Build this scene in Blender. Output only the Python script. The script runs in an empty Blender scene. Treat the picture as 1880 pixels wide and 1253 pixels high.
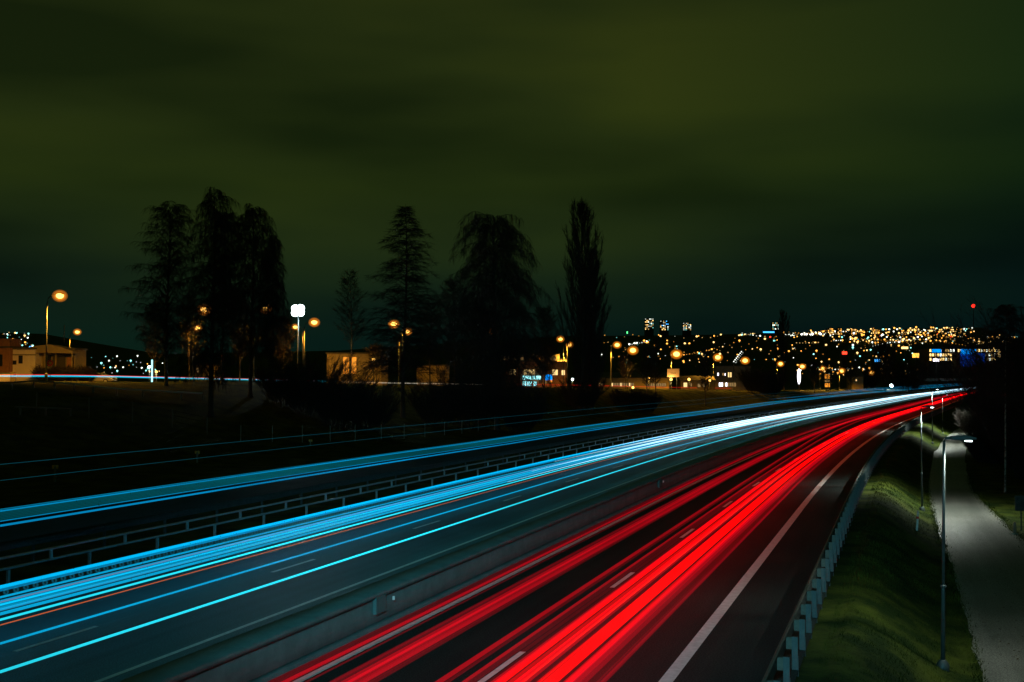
import bpy, math, random
import numpy as np
from mathutils import Vector, Matrix
C = bpy.context.scene
# ------------------------------------------------------------------ camera, sky, exposure
F = 2150.0; HC = 6.5; CX = 940.0; CY = 626.5
PITCH = math.atan(68.5 / F)
cam_d = bpy.data.cameras.new('camera'); cam = bpy.data.objects.new('camera', cam_d)
C.collection.objects.link(cam)
cam.location = (0, 0, HC); cam.rotation_euler = (math.pi/2 + PITCH, 0, 0)
cam_d.sensor_width = 36; cam_d.lens = 36*F/1880; cam_d.clip_start = .1; cam_d.clip_end = 12000
C.camera = cam
C.view_settings.view_transform = 'Standard'; C.view_settings.look = 'None'
C.view_settings.exposure = 0; C.view_settings.gamma = 1
C.cycles.transparent_max_bounces = 160
C.cycles.max_bounces = 5; C.cycles.diffuse_bounces = 2; C.cycles.glossy_bounces = 2

w = bpy.data.worlds.new('World'); C.world = w; w.use_nodes = True
nt = w.node_tree; nt.nodes.clear()
def N(nt, t, **k):
    n = nt.nodes.new(t)
    for a, b in k.items(): setattr(n, a, b)
    return n
def ramp(nt, fac, stops, interp='LINEAR'):
    r = N(nt, 'ShaderNodeValToRGB'); r.color_ramp.interpolation = interp
    e = r.color_ramp.elements
    while len(e) < len(stops): e.new(.5)
    for i, (p, c) in enumerate(stops):
        e[i].position = p; e[i].color = (*c, 1) if len(c) == 3 else c
    nt.links.new(fac, r.inputs[0]); return r
out = N(nt, 'ShaderNodeOutputWorld'); bg = N(nt, 'ShaderNodeBackground')
tc = N(nt, 'ShaderNodeTexCoord'); sep = N(nt, 'ShaderNodeSeparateXYZ')
nt.links.new(tc.outputs['Generated'], sep.inputs[0])
# night cloud deck: green brown glow of the town overhead, teal towards the horizon, bluer to the right
elev = ramp(nt, sep.outputs['Z'], [(0, (.0012,.0065,.0055)), (.03, (.0018,.0085,.0065)), (.085, (.0050,.0115,.0052)), (.16, (.0128,.0205,.0036)), (.24, (.0150,.0215,.0040)), (.40, (.0120,.0165,.0035))])
mp = N(nt, 'ShaderNodeMapping'); mp.inputs['Scale'].default_value = (1.6, 1.6, 7.5); mp.inputs['Rotation'].default_value = (.0, .25, .3)
mp.inputs['Location'].default_value = (.4, .1, .35)
nt.links.new(tc.outputs['Generated'], mp.inputs[0])
no = N(nt, 'ShaderNodeTexNoise'); no.inputs['Scale'].default_value = 1.5; no.inputs['Detail'].default_value = 3; no.inputs['Roughness'].default_value = .4
nt.links.new(mp.outputs[0], no.inputs['Vector'])
cl = ramp(nt, no.outputs[0], [(.33, (.38,.48,.60)), (.47, (.82,.88,.92)), (.62, (1.3,1.25,1.0))])
mul = N(nt, 'ShaderNodeMixRGB', blend_type='MULTIPLY'); mul.inputs[0].default_value = 1
nt.links.new(elev.outputs[0], mul.inputs[1]); nt.links.new(cl.outputs[0], mul.inputs[2])
rt = N(nt, 'ShaderNodeMapRange'); rt.inputs[1].default_value = .12; rt.inputs[2].default_value = .42; rt.inputs[3].default_value = 0; rt.inputs[4].default_value = 1
nt.links.new(sep.outputs['X'], rt.inputs[0])
rc = ramp(nt, rt.outputs[0], [(0, (1,1,1)), (1, (.30,.55,.95))])
mul2 = N(nt, 'ShaderNodeMixRGB', blend_type='MULTIPLY'); mul2.inputs[0].default_value = 1
nt.links.new(mul.outputs[0], mul2.inputs[1]); nt.links.new(rc.outputs[0], mul2.inputs[2])
nt.links.new(mul2.outputs[0], bg.inputs[0]); bg.inputs[1].default_value = 1.3
nt.links.new(bg.outputs[0], out.inputs[0])

# ------------------------------------------------------------------ helpers
R = random.Random(7)
COL = C.collection
def tag(o, label=None, cat=None, group=None, kind=None):
    if label: o['label'] = label
    if cat: o['category'] = cat
    if group: o['group'] = group
    if kind: o['kind'] = kind
    return o
def empty(name, loc=(0,0,0), rz=0):
    o = bpy.data.objects.new(name, None); COL.objects.link(o); o.location = loc; o.rotation_euler[2] = rz
    o.empty_display_size = .2
    return o
def link(name, me, mat=None, parent=None, loc=None):
    o = bpy.data.objects.new(name, me); COL.objects.link(o)
    if mat and not me.materials: me.materials.append(mat)
    if parent: o.parent = parent
    if loc is not None: o.location = loc
    return o
def fastmesh(name, V, Fq, smooth=False):
    V = np.asarray(V, dtype=np.float32); Fq = np.asarray(Fq, dtype=np.int32); k = Fq.shape[1]
    me = bpy.data.meshes.new(name); me.vertices.add(len(V)); me.vertices.foreach_set('co', V.ravel())
    me.loops.add(Fq.size); me.loops.foreach_set('vertex_index', Fq.ravel())
    me.polygons.add(len(Fq)); me.polygons.foreach_set('loop_start', np.arange(0, Fq.size, k, dtype=np.int32))
    me.update(calc_edges=True); me.validate()
    if smooth: me.polygons.foreach_set('use_smooth', [True]*len(me.polygons))
    return me
class MB:
    def __init__(s): s.v = []; s.f = []
    def box(s, x0, x1, y0, y1, z0, z1, M=None):
        b = len(s.v); P = [(x,y,z) for z in (z0,z1) for x,y in ((x0,y0),(x1,y0),(x1,y1),(x0,y1))]
        if M is not None: P = [tuple(M @ Vector(p)) for p in P]
        s.v += P; s.f += [tuple(b+i for i in q) for q in ((3,2,1,0),(4,5,6,7),(0,1,5,4),(1,2,6,5),(2,3,7,6),(3,0,4,7))]
        return s
    def tube(s, pts, rad, n=8, cap=True):
        pts = [Vector(p) for p in pts]; m = len(pts)
        if not isinstance(rad, (list, tuple)): rad = [rad]*m
        b = len(s.v)
        for i, p in enumerate(pts):
            d = (pts[min(i+1,m-1)] - pts[max(i-1,0)]).normalized()
            a = Vector((0,0,1)) if abs(d.z) < .9 else Vector((1,0,0))
            x = d.cross(a).normalized(); y = x.cross(d)
            for k in range(n):
                t = 2*math.pi*k/n; q = p + (x*math.cos(t) + y*math.sin(t))*rad[i]; s.v.append(tuple(q))
        for i in range(m-1):
            for k in range(n):
                k2 = (k+1) % n; s.f.append((b+i*n+k, b+i*n+k2, b+(i+1)*n+k2, b+(i+1)*n+k))
        if cap:
            s.f.append(tuple(b+k for k in range(n))[::-1]); s.f.append(tuple(b+(m-1)*n+k for k in range(n)))
        return s
    def lathe(s, prof, c=(0,0,0), n=16):
        b = len(s.v); m = len(prof)
        for r, z in prof:
            for k in range(n):
                t = 2*math.pi*k/n; s.v.append((c[0]+r*math.cos(t), c[1]+r*math.sin(t), c[2]+z))
        for i in range(m-1):
            for k in range(n):
                k2 = (k+1) % n; s.f.append((b+i*n+k, b+i*n+k2, b+(i+1)*n+k2, b+(i+1)*n+k))
        s.f.append(tuple(b+k for k in range(n))[::-1]); s.f.append(tuple(b+(m-1)*n+k for k in range(n)))
        return s
    def ellip(s, c, r, n=12, m=8):
        pr = [(max(1e-3, math.sin(math.pi*i/m)), -math.cos(math.pi*i/m)) for i in range(m+1)]
        b = len(s.v); s.lathe(pr, n=n)
        for i in range(b, len(s.v)):
            x,y,z = s.v[i]; s.v[i] = (c[0]+x*r[0], c[1]+y*r[1], c[2]+z*r[2])
        return s
    def prism(s, poly, x0, x1, axis='x'):
        b = len(s.v); n = len(poly)
        for x in (x0, x1):
            for (p, q) in poly: s.v.append((x,p,q) if axis == 'x' else ((p,x,q) if axis == 'y' else (p,q,x)))
        s.f.append(tuple(b+i for i in range(n))[::-1]); s.f.append(tuple(b+n+i for i in range(n)))
        for i in range(n): j = (i+1) % n; s.f.append((b+i, b+j, b+n+j, b+n+i))
        return s
    def mesh(s, name, smooth=False, bevel=0):
        me = bpy.data.meshes.new(name); me.from_pydata(s.v, [], s.f); me.update()
        if smooth: me.polygons.foreach_set('use_smooth', [True]*len(me.polygons))
        return me
    def build(s, name, mat, parent=None, smooth=False, loc=None, bevel=0):
        o = link(name, s.mesh(name, smooth), mat, parent, loc)
        if bevel:
            m = o.modifiers.new('bevel', 'BEVEL'); m.width = bevel; m.segments = 2; m.limit_method = 'ANGLE'
        return o

# added unseen cool spot behind the camera, brightening edge line, barrier and guard rail
bl = bpy.data.lights.new('added_cool_spot', 'SPOT'); bl.energy = 28000; bl.color = (.22, .82, 1.0); bl.shadow_soft_size = .25; bl.spot_size = math.radians(46); bl.spot_blend = 1
bo = bpy.data.objects.new('added_cool_spot', bl); COL.objects.link(bo); bo.location = (-1.5, -4, 11.5)
bo.rotation_euler = (Vector((5, 62, 0)) - bo.location).to_track_quat('-Z', 'Y').to_euler()
# ------------------------------------------------------------------ materials
def pmat(name, col, rough=.7, metal=0, noise=None, bump=0, bscale=20, spec=.5):
    """noise = (scale, second colour, contrast lo, hi)"""
    m = bpy.data.materials.new(name); m.use_nodes = True; nt = m.node_tree
    b = nt.nodes['Principled BSDF']; b.inputs['Base Color'].default_value = (*col, 1)
    b.inputs['Roughness'].default_value = rough; b.inputs['Metallic'].default_value = metal
    b.inputs['Specular IOR Level'].default_value = spec
    tc = N(nt, 'ShaderNodeTexCoord')
    if noise:
        n = N(nt, 'ShaderNodeTexNoise'); n.inputs['Scale'].default_value = noise[0]; n.inputs['Detail'].default_value = 6; n.inputs['Roughness'].default_value = .65
        nt.links.new(tc.outputs['Object'], n.inputs['Vector'])
        r = ramp(nt, n.outputs[0], [(noise[2], col), (noise[3], noise[1])]); nt.links.new(r.outputs[0], b.inputs['Base Color'])
    if bump:
        n2 = N(nt, 'ShaderNodeTexNoise'); n2.inputs['Scale'].default_value = bscale; n2.inputs['Detail'].default_value = 4
        nt.links.new(tc.outputs['Object'], n2.inputs['Vector'])
        bp = N(nt, 'ShaderNodeBump'); bp.inputs['Strength'].default_value = bump; bp.inputs['Distance'].default_value = .05
        nt.links.new(n2.outputs[0], bp.inputs['Height']); nt.links.new(bp.outputs[0], b.inputs['Normal'])
    return m
def emat(name, col, st, sample=True):
    m = bpy.data.materials.new(name); m.use_nodes = True; nt = m.node_tree; nt.nodes.clear()
    o = N(nt, 'ShaderNodeOutputMaterial'); e = N(nt, 'ShaderNodeEmission'); e.inputs[0].default_value = (*col, 1); e.inputs[1].default_value = st
    nt.links.new(e.outputs[0], o.inputs[0])
    if not sample: m.cycles.emission_sampling = 'NONE'
    return m
def gmat(name, col, st, rung=0):
    """light streak: gives off light and lets what is behind it show through (light adds up)"""
    m = emat(name, col, st); nt = m.node_tree
    o = [n for n in nt.nodes if n.type == 'OUTPUT_MATERIAL'][0]; e = [n for n in nt.nodes if n.type == 'EMISSION'][0]
    t = N(nt, 'ShaderNodeBsdfTransparent'); a = N(nt, 'ShaderNodeAddShader')
    nt.links.new(e.outputs[0], a.inputs[0]); nt.links.new(t.outputs[0], a.inputs[1]); nt.links.new(a.outputs[0], o.inputs[0])
    if not rung and st > .03:
        uv = N(nt, 'ShaderNodeUVMap'); tx = N(nt, 'ShaderNodeTexNoise'); mpp = N(nt, 'ShaderNodeMapping'); mpp.inputs['Scale'].default_value = (.045, 0, 0); mpp.inputs['Location'].default_value = (len(bpy.data.materials)*7.3, 0, 0)
        tx.inputs['Scale'].default_value = 1; tx.inputs['Detail'].default_value = 3; nt.links.new(uv.outputs[0], mpp.inputs[0]); nt.links.new(mpp.outputs[0], tx.inputs['Vector'])
        mr = N(nt, 'ShaderNodeMapRange'); mr.inputs[1].default_value = .3; mr.inputs[2].default_value = .7; mr.inputs[3].default_value = st*.65; mr.inputs[4].default_value = st*1.35
        nt.links.new(tx.outputs[0], mr.inputs[0]); nt.links.new(mr.outputs[0], e.inputs[1])
    if rung:
        uv = N(nt, 'ShaderNodeUVMap'); sp = N(nt, 'ShaderNodeSeparateXYZ'); nt.links.new(uv.outputs[0], sp.inputs[0])
        f = N(nt, 'ShaderNodeMath', operation='MULTIPLY'); f.inputs[1].default_value = rung; nt.links.new(sp.outputs[0], f.inputs[0])
        g = N(nt, 'ShaderNodeMath', operation='FRACT'); nt.links.new(f.outputs[0], g.inputs[0])
        h = N(nt, 'ShaderNodeMath', operation='LESS_THAN'); h.inputs[1].default_value = .22; nt.links.new(g.outputs[0], h.inputs[0])
        q = N(nt, 'ShaderNodeMath', operation='MULTIPLY'); q.inputs[1].default_value = st; nt.links.new(h.outputs[0], q.inputs[0])
        nt.links.new(q.outputs[0], e.inputs[1])
    return m
M = {}
M['grass'] = pmat('grass', (.012,.026,.004), .95, noise=(.55, (.080,.095,.012), .40, .70), bump=.9, bscale=9, spec=.1)
def roadmat(name, c0, c1, rough, spec, speck=.5):
    m = bpy.data.materials.new(name); m.use_nodes = True; nt = m.node_tree; b = nt.nodes['Principled BSDF']
    b.inputs['Roughness'].default_value = rough; b.inputs['Specular IOR Level'].default_value = spec
    uv = N(nt, 'ShaderNodeUVMap'); tc = N(nt, 'ShaderNodeTexCoord')
    mp = N(nt, 'ShaderNodeMapping'); mp.inputs['Scale'].default_value = (.035, 1.3, 1); nt.links.new(uv.outputs[0], mp.inputs[0])
    n1 = N(nt, 'ShaderNodeTexNoise'); n1.inputs['Scale'].default_value = 1; n1.inputs['Detail'].default_value = 5; n1.inputs['Roughness'].default_value = .6; nt.links.new(mp.outputs[0], n1.inputs['Vector'])
    n2 = N(nt, 'ShaderNodeTexNoise'); n2.inputs['Scale'].default_value = 26; n2.inputs['Detail'].default_value = 3; nt.links.new(tc.outputs['Object'], n2.inputs['Vector'])
    n3 = N(nt, 'ShaderNodeTexNoise'); n3.inputs['Scale'].default_value = .16; n3.inputs['Detail'].default_value = 4; nt.links.new(tc.outputs['Object'], n3.inputs['Vector'])
    a = N(nt, 'ShaderNodeMath', operation='ADD'); nt.links.new(n1.outputs[0], a.inputs[0]); nt.links.new(n3.outputs[0], a.inputs[1])
    q = N(nt, 'ShaderNodeMath', operation='MULTIPLY'); q.inputs[1].default_value = .5; nt.links.new(a.outputs[0], q.inputs[0])
    r1 = ramp(nt, q.outputs[0], [(.38, c0), (.62, c1)]); r2 = ramp(nt, n2.outputs[0], [(.40, (1-speck,)*3), (.60, (1+speck*1.4,)*3)])
    mx = N(nt, 'ShaderNodeMixRGB', blend_type='MULTIPLY'); mx.inputs[0].default_value = 1; nt.links.new(r1.outputs[0], mx.inputs[1]); nt.links.new(r2.outputs[0], mx.inputs[2]); nt.links.new(mx.outputs[0], b.inputs['Base Color'])
    bp = N(nt, 'ShaderNodeBump'); bp.inputs['Strength'].default_value = .5; bp.inputs['Distance'].default_value = .03; nt.links.new(n2.outputs[0], bp.inputs['Height']); nt.links.new(bp.outputs[0], b.inputs['Normal'])
    return m
M['asphalt'] = roadmat('asphalt', (.011,.020,.020), (.026,.036,.034), .75, .12)  # blue-green tint in the colour offsets red light from the streaks
M['asphalt_inbound'] = roadmat('cyan_lit_asphalt', (.022,.058,.066), (.065,.13,.145), .5, .5)  # paler teal than the other asphalt: cyan headlight glow put into the colour
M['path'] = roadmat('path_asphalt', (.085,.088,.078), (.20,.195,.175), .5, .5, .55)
M['paint'] = pmat('road_paint', (.62,.62,.60), .6, noise=(5, (.80,.80,.78), .35, .6))
M['concrete'] = pmat('concrete', (.07,.16,.16), .8, noise=(1.6, (.13,.25,.245), .3, .7), bump=.3, bscale=12)  # teal cast of the cool light is mixed into the base colour
M['zinc'] = pmat('galvanised_steel', (.42,.45,.47), .45, .5, noise=(8, (.60,.61,.62), .3, .7))
M['rust'] = pmat('weathered_rail', (.07,.065,.05), .6, .2, noise=(6, (.12,.11,.09), .3, .7))
M['zinc_dull'] = pmat('dull_steel', (.045,.060,.062), .6, .2, noise=(6, (.09,.11,.11), .3, .7))
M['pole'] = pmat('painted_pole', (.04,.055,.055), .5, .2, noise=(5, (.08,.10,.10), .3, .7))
M['bark'] = pmat('bark', (.035,.030,.024), .9, noise=(6, (.075,.065,.05), .35, .65))
M['birch'] = pmat('birch_bark', (.30,.28,.25), .8, noise=(5, (.05,.045,.04), .45, .56))
M['twig'] = pmat('twigs', (.030,.024,.018), .9)
M['needle'] = pmat('needles', (.018,.030,.012), .9, noise=(2, (.035,.05,.02), .35, .65))
M['leaf'] = pmat('shrub_leaf', (.025,.035,.012), .9, noise=(2, (.05,.055,.02), .35, .65))
M['white_wall'] = pmat('white_wall', (.62,.56,.54), .85, noise=(1.5, (.74,.68,.66), .3, .7))
M['cream_wall'] = pmat('cream_wall', (.24,.20,.12), .85, noise=(1.5, (.33,.28,.17), .3, .7))
M['brick'] = pmat('brick_wall', (.22,.10,.06), .9, noise=(3, (.36,.18,.10), .3, .7))
M['grey_wall'] = pmat('grey_wall', (.16,.15,.13), .9, noise=(1, (.25,.23,.2), .3, .7))
M['dark_wall'] = pmat('dark_wall', (.05,.05,.05), .9)
M['roof'] = pmat('roof_felt', (.06,.06,.06), .9, noise=(1, (.1,.1,.1), .3, .7))
M['glass'] = pmat('dark_glass', (.02,.025,.03), .1)
M['wood'] = pmat('weathered_wood', (.20,.17,.13), .85, noise=(4, (.32,.28,.22), .3, .7))
M['white_paint'] = pmat('white_paint', (.75,.75,.73), .5)
M['red_paint'] = pmat('red_paint', (.65,.03,.02), .45)
M['black'] = pmat('black_paint', (.02,.02,.02), .5)
M['car_paint'] = pmat('silver_car_paint', (.55,.52,.48), .25, .4)
M['rubber'] = pmat('rubber', (.02,.02,.02), .8)
M['amber_reflector'] = pmat('amber_reflector', (.90,.50,.10), .4)
SOD = (1.0, .42, .035); WHITE = (.85, .95, 1.0)
M['sodium'] = emat('sodium_lens', (1, .52, .10), 4); M['halo_shell'] = gmat('amber_halo_shell', (1, .27, .012), .12)  # second material is the imitated halo around the sodium lenses
M['lampwhite'] = emat('white_lens', (.80, .97, 1.0), 14)
M['warmwin'] = emat('warm_window', (1.0, .66, .25), 1.35)
M['orangewin'] = emat('orange_window', (1.0, .33, .03), 1.1)
M['dimwin'] = emat('dim_window', (1.0, .60, .22), .28)
M['cyansign'] = emat('cyan_sign', (.35, .95, 1.0), 2.4)
M['bluesign'] = emat('blue_sign', (.0, .28, 1.0), 1.5)
M['whitesign'] = emat('white_sign', (.95, .90, 1.0), 3)
M['redlight'] = emat('red_light', (1, .02, .01), 3)
for n_, c_ in (('orange', (1, .42, .06)), ('amber', (1, .62, .2)), ('white', (.9, .98, .85)), ('teal', (.3, .95, .85)), ('blue', (.05, .4, 1)), ('red', (1, .05, .02)), ('green', (.1, .9, .25))):
    for lv, st in (('bright', 2.6), ('dim', .75)):
        M[n_+lv] = emat(n_+'_distant_'+lv, c_, st, False)

# ------------------------------------------------------------------ lie of the land, measured from the photograph
DX, DY = .316, .9488                      # direction of the motorway
def csh(s):
    s = np.asarray(s, float); k = .088/140.
    q = np.clip(s-60, 0, 140)
    return .5*k*q*q + np.maximum(s-200, 0)*.085 + np.maximum(s-420, 0)*.022
def P(s, u, z=0.):
    ut = u - csh(s); return (-DY*ut + DX*s, DX*ut + DY*s, z + 0*ut)
def su(X, Y):
    s = DX*X + DY*Y; return s, -DY*X + DX*Y + csh(s)
def serv(s): return np.interp(s, [0, 60, 100, 200, 291, 526, 900, 1500], [34.4, 34.3, 34.2, 37.0, 41.5, 45.5, 46, 44])
ST = np.array([(-420,-190), (-150,45), (-95,95), (-50,135), (-20,183), (20,260), (50,325), (110,450), (200,640), (420,1100)], float)
STZ = np.array([6.3, 6.2, 6.1, 6.1, 5.15, 4.1, 3.1, 1.6, .6, .4])
def street_x(Y): return np.interp(Y, ST[:,1], ST[:,0])
def street_z(Y): return np.interp(Y, ST[:,1], STZ)
def ss(t): t = np.clip(t, 0, 1); return t*t*(3-2*t)
def wob(X, Y): return np.sin(X*.31+1.3*np.sin(Y*.17))*np.cos(Y*.27+X*.11)*.10 + np.sin(X*.9+Y*.7)*np.cos(Y*1.1-X*.4)*.03
def ground(X, Y):
    X = np.asarray(X, float); Y = np.asarray(Y, float)
    s, u = su(X, Y); eL = serv(s) + 5.5
    a = np.maximum(u-eL, 0); b = np.maximum((X-street_x(Y))*.86 - 5, 0)
    zs = street_z(Y); t = a/(a+b+1e-6)
    z = np.where(a > 0, zs*ss((t-.10)/.62) + wob(X, Y)*ss(a/4)*np.where(b > .5, 1, .0), -.14)
    Rr = np.hypot(X, Y); ang = X/np.maximum(Y, 1)
    rid = np.interp(ang, [-1, -.45, -.40, -.30, -.15, .05, .40, .43, .8], [.8, .95, .95, .55, .6, .95, 1, .80, .6])
    hz = np.minimum(np.maximum(Rr-480, 0)*.047, 3050*.047)*rid*(1+.05*np.sin(X*.004)*np.cos(Y*.003))
    fac = np.maximum(ss(a/260), ss((Rr-1350)/700))
    fac = np.where(u < -25, np.maximum(fac, ss((-u-25)/300)*.8), fac)
    d = np.maximum(1.6-u, 0)
    zr = -1.5*ss(d/3.3) + wob(X, Y)*ss((d-7.5)/3)*1.5 - .06
    z = np.where(u < 1.6, zr, z)
    return z + hz*fac
def ray(px, py):
    x = (px-CX)/F; y = (CY-py)/F
    return Vector((x, math.cos(PITCH) - y*math.sin(PITCH), y*math.cos(PITCH) + math.sin(PITCH)))
TT = np.exp(np.linspace(math.log(15), math.log(5500), 5000))
def hit(px, py):
    d = ray(px, py); Z = HC + d.z*TT - ground(d.x*TT, d.y*TT)
    i = np.argmax(Z < 0)
    if Z[i] >= 0: return None
    t = TT[i]; return Vector((d.x*t, d.y*t, float(ground(d.x*t, d.y*t))))
def at(px, py, Y):
    d = ray(px, py); t = Y/d.y; return Vector((d.x*t, Y, HC + d.z*t))
def gz(X, Y): return float(ground(X, Y))

# ground: one sheet
na, nr = 460, 360
A = np.linspace(math.radians(-75), math.radians(75), na); RR = np.exp(np.linspace(math.log(4), math.log(7000), nr))
AA, RG = np.meshgrid(A, RR); X = RG*np.sin(AA); Y = RG*np.cos(AA); Z = ground(X, Y)
V = np.stack([X.ravel(), Y.ravel(), Z.ravel()], 1); i = np.arange((nr-1)*na).reshape(nr-1, na)[:, :-1].ravel()
g = link('ground', fastmesh('ground', V, np.stack([i, i+1, i+na+1, i+na], 1)[:, ::-1], True), M['grass']); tag(g, kind='structure')

def sgrid(s0, s1):
    L = [s0]; 
    while L[-1] < s1: L.append(min(s1, L[-1] + max(1.2, (L[-1]-20)*.025)))
    return np.array(L)
def setuv(me, a, b):
    uv = me.uv_layers.new(name='UVMap'); vi = np.zeros(len(me.loops), np.int32); me.loops.foreach_get('vertex_index', vi)
    uv.data.foreach_set('uv', np.stack([np.asarray(a)[vi], np.asarray(b)[vi]], 1).astype(np.float32).ravel())
def strip(name, s0, s1, u0, u1, z, mat, kind='structure', parent=None, fu=None):
    S = sgrid(s0, s1) if s1-s0 > 5 else np.array([s0, s1])
    f0 = (lambda s: u0+0*s) if fu is None else (lambda s: fu(s)+u0)
    f1 = (lambda s: u1+0*s) if fu is None else (lambda s: fu(s)+u1)
    a = np.stack(P(S, f0(S), z+0*S), 1); b = np.stack(P(S, f1(S), z+0*S), 1)
    V = np.concatenate([a, b]); n = len(S); i = np.arange(n-1)
    me = fastmesh(name, V, np.stack([i, i+n, i+n+1, i+1], 1)[:, ::-1]); setuv(me, np.concatenate([S, S]), np.concatenate([f0(S), f1(S)])); o = link(name, me, mat, parent)
    if kind: tag(o, kind=kind)
    return o
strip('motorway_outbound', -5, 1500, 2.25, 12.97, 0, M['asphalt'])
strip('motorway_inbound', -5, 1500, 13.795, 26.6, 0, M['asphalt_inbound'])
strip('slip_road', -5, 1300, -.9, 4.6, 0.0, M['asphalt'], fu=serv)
strip('edge_line', -5, 900, 4.72, 5.02, .006, M['paint'])
strip('inner_edge_line', -5, 700, 12.26, 12.46, .006, M['paint'])
strip('inner_edge_line', -5, 700, 16.35, 16.5, .006, M['paint'])
strip('edge_line', -5, 700, 23.9, 24.2, .006, M['paint'])
def dashes(name, u, s0, n):
    V = []; Fc = []
    for k in range(n):
        a = s0+12*k; b = len(V)
        for s_ in (a, a+1.5, a+3): V += [P(s_, u-.075, .006), P(s_, u+.075, .006)]
        Fc += [(b, b+2, b+3, b+1), (b+2, b+4, b+5, b+3)]
    me = bpy.data.meshes.new(name); me.from_pydata([tuple(float(q) for q in v) for v in V], [], Fc)
    tag(link(name, me, M['paint']), kind='structure')
dashes('lane_line', 8.62, 23.2+.5, 40); dashes('lane_line', 20.1, 23.0-.1, 40)
# footpath below the embankment
def zpath(s): return -1.5 + .02*np.sin(s*.11)
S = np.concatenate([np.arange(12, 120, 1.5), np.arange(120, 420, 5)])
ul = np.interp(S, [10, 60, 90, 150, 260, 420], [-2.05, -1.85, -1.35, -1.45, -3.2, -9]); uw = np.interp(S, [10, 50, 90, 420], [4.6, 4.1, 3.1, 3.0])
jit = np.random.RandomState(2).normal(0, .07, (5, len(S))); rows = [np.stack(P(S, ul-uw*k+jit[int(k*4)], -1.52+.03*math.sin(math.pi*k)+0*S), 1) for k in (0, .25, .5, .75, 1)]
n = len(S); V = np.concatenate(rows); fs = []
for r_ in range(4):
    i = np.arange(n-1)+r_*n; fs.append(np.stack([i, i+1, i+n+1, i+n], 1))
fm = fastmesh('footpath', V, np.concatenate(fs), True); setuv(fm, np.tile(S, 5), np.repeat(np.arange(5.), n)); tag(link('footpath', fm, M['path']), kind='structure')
# street beyond the trees
def street_line(off, z, y0, y1, n=60):
    ys = np.linspace(y0, y1, n); xs = street_x(ys)
    k = np.ones(5)/5; xs = np.convolve(np.pad(xs, 2, 'edge'), k, 'valid'); zz = np.convolve(np.pad(street_z(ys), 2, 'edge'), k, 'valid')
    dx = np.gradient(xs); dy = np.gradient(ys); L = np.hypot(dx, dy)
    return np.stack([xs + off*dy/L, ys - off*dx/L, zz + z], 1)
a = street_line(3.6, .06, 60, 640, 150); b = street_line(-3.6, .06, 60, 640, 150)
i = np.arange(149); tag(link('street', fastmesh('street', np.concatenate([a, b]), np.stack([i, i+150, i+151, i+1], 1)[:, ::-1]), M['asphalt']), kind='structure')

# ------------------------------------------------------------------ light streaks of passing traffic
def tube_np(pts, r, n=6, squash=1.):
    pts = np.asarray(pts, float); r = r if np.ndim(r) == 0 else np.asarray(r)[:, None]; d = np.gradient(pts, axis=0); d /= np.linalg.norm(d, axis=1)[:, None]
    x = np.stack([-d[:,1], d[:,0], 0*d[:,0]], 1); x /= np.linalg.norm(x, axis=1)[:, None]; y = np.cross(d, x)
    V = []; 
    for k in range(n):
        t = 2*math.pi*k/n; V.append(pts + r*(x*math.cos(t) + squash*y*math.sin(t)))
    V = np.stack(V, 1).reshape(-1, 3); m = len(pts); Fc = []
    i = np.arange(m-1)*n
    for k in range(n): k2 = (k+1) % n; Fc.append(np.stack([i+k, i+k2, i+n+k2, i+n+k], 1))
    return V, np.concatenate(Fc)
def trail(label, u, z, r, mat, s0=-5, s1=1400, amp=.05, fu=None, group=None, seed=0, squash=1., name='headlight_streak', cat='light streak'):
    S = sgrid(s0, s1); rr = random.Random(seed*13+int(abs(u)*100)); p1, p2 = rr.uniform(0, 6), rr.uniform(0, 6)
    uu = (u + 0*S) if fu is None else fu(S)
    uu = uu + amp*np.sin(S/rr.uniform(40, 70)+p1) + amp*.5*np.sin(S/rr.uniform(15, 25)+p2) - (amp*math.sin(p1) if seed == 0 else 0)
    pts = np.stack(P(S, uu, z+0*S), 1)
    V, Fc = tube_np(pts, r if s0 < 10 else r*np.clip((S-s0)/70, .04, 1)**.8, 6, squash); me = fastmesh('streak', V, Fc, True)
    uv = me.uv_layers.new(name='UVMap'); vi = np.zeros(len(me.loops), np.int32); me.loops.foreach_get('vertex_index', vi)
    sv = np.repeat(S, 6)[vi]; uv.data.foreach_set('uv', np.stack([sv, 0*sv], 1).astype(np.float32).ravel())
    o = link(name, me, mat); tag(o, label, cat, group); return o
ORD = 'first second third fourth fifth sixth seventh eighth ninth tenth eleventh twelfth thirteenth fourteenth fifteenth sixteenth seventeenth eighteenth nineteenth twentieth twenty-first twenty-second twenty-third twenty-fourth twenty-fifth twenty-sixth twenty-seventh twenty-eighth twenty-ninth thirtieth thirty-first thirty-second'.split()
CY0 = (.0, .44, .80); CY1 = (.02, .80, .98)
c_dim = gmat('cyan_streak_dim', CY0, .17); c_mid = gmat('cyan_streak', CY0, .38); c_str = gmat('cyan_streak_bright', CY1, .50)
c_blue = gmat('blue_streak', (.0, .30, .64), .36); c_faint = gmat('faint_cyan_streak', (.01, .30, .42), .07)
c_faint2 = gmat('teal_haze_streak', (.0, .26, .34), .09); c_far = gmat('white_streak', (.75, .95, 1.0), .55); c_rung = gmat('pulsed_cyan_streak', (.01, .30, .50), .20, rung=2.6)
o_str = gmat('orange_streak', (.75, .13, .01), .32); o_dim = gmat('dull_orange_streak', (.5, .16, .01), .10)
r_str = gmat('red_streak_bright', (1.0, 0, 0), .36); r_mid = gmat('red_streak', (.85, 0, .012), .155)
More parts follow.
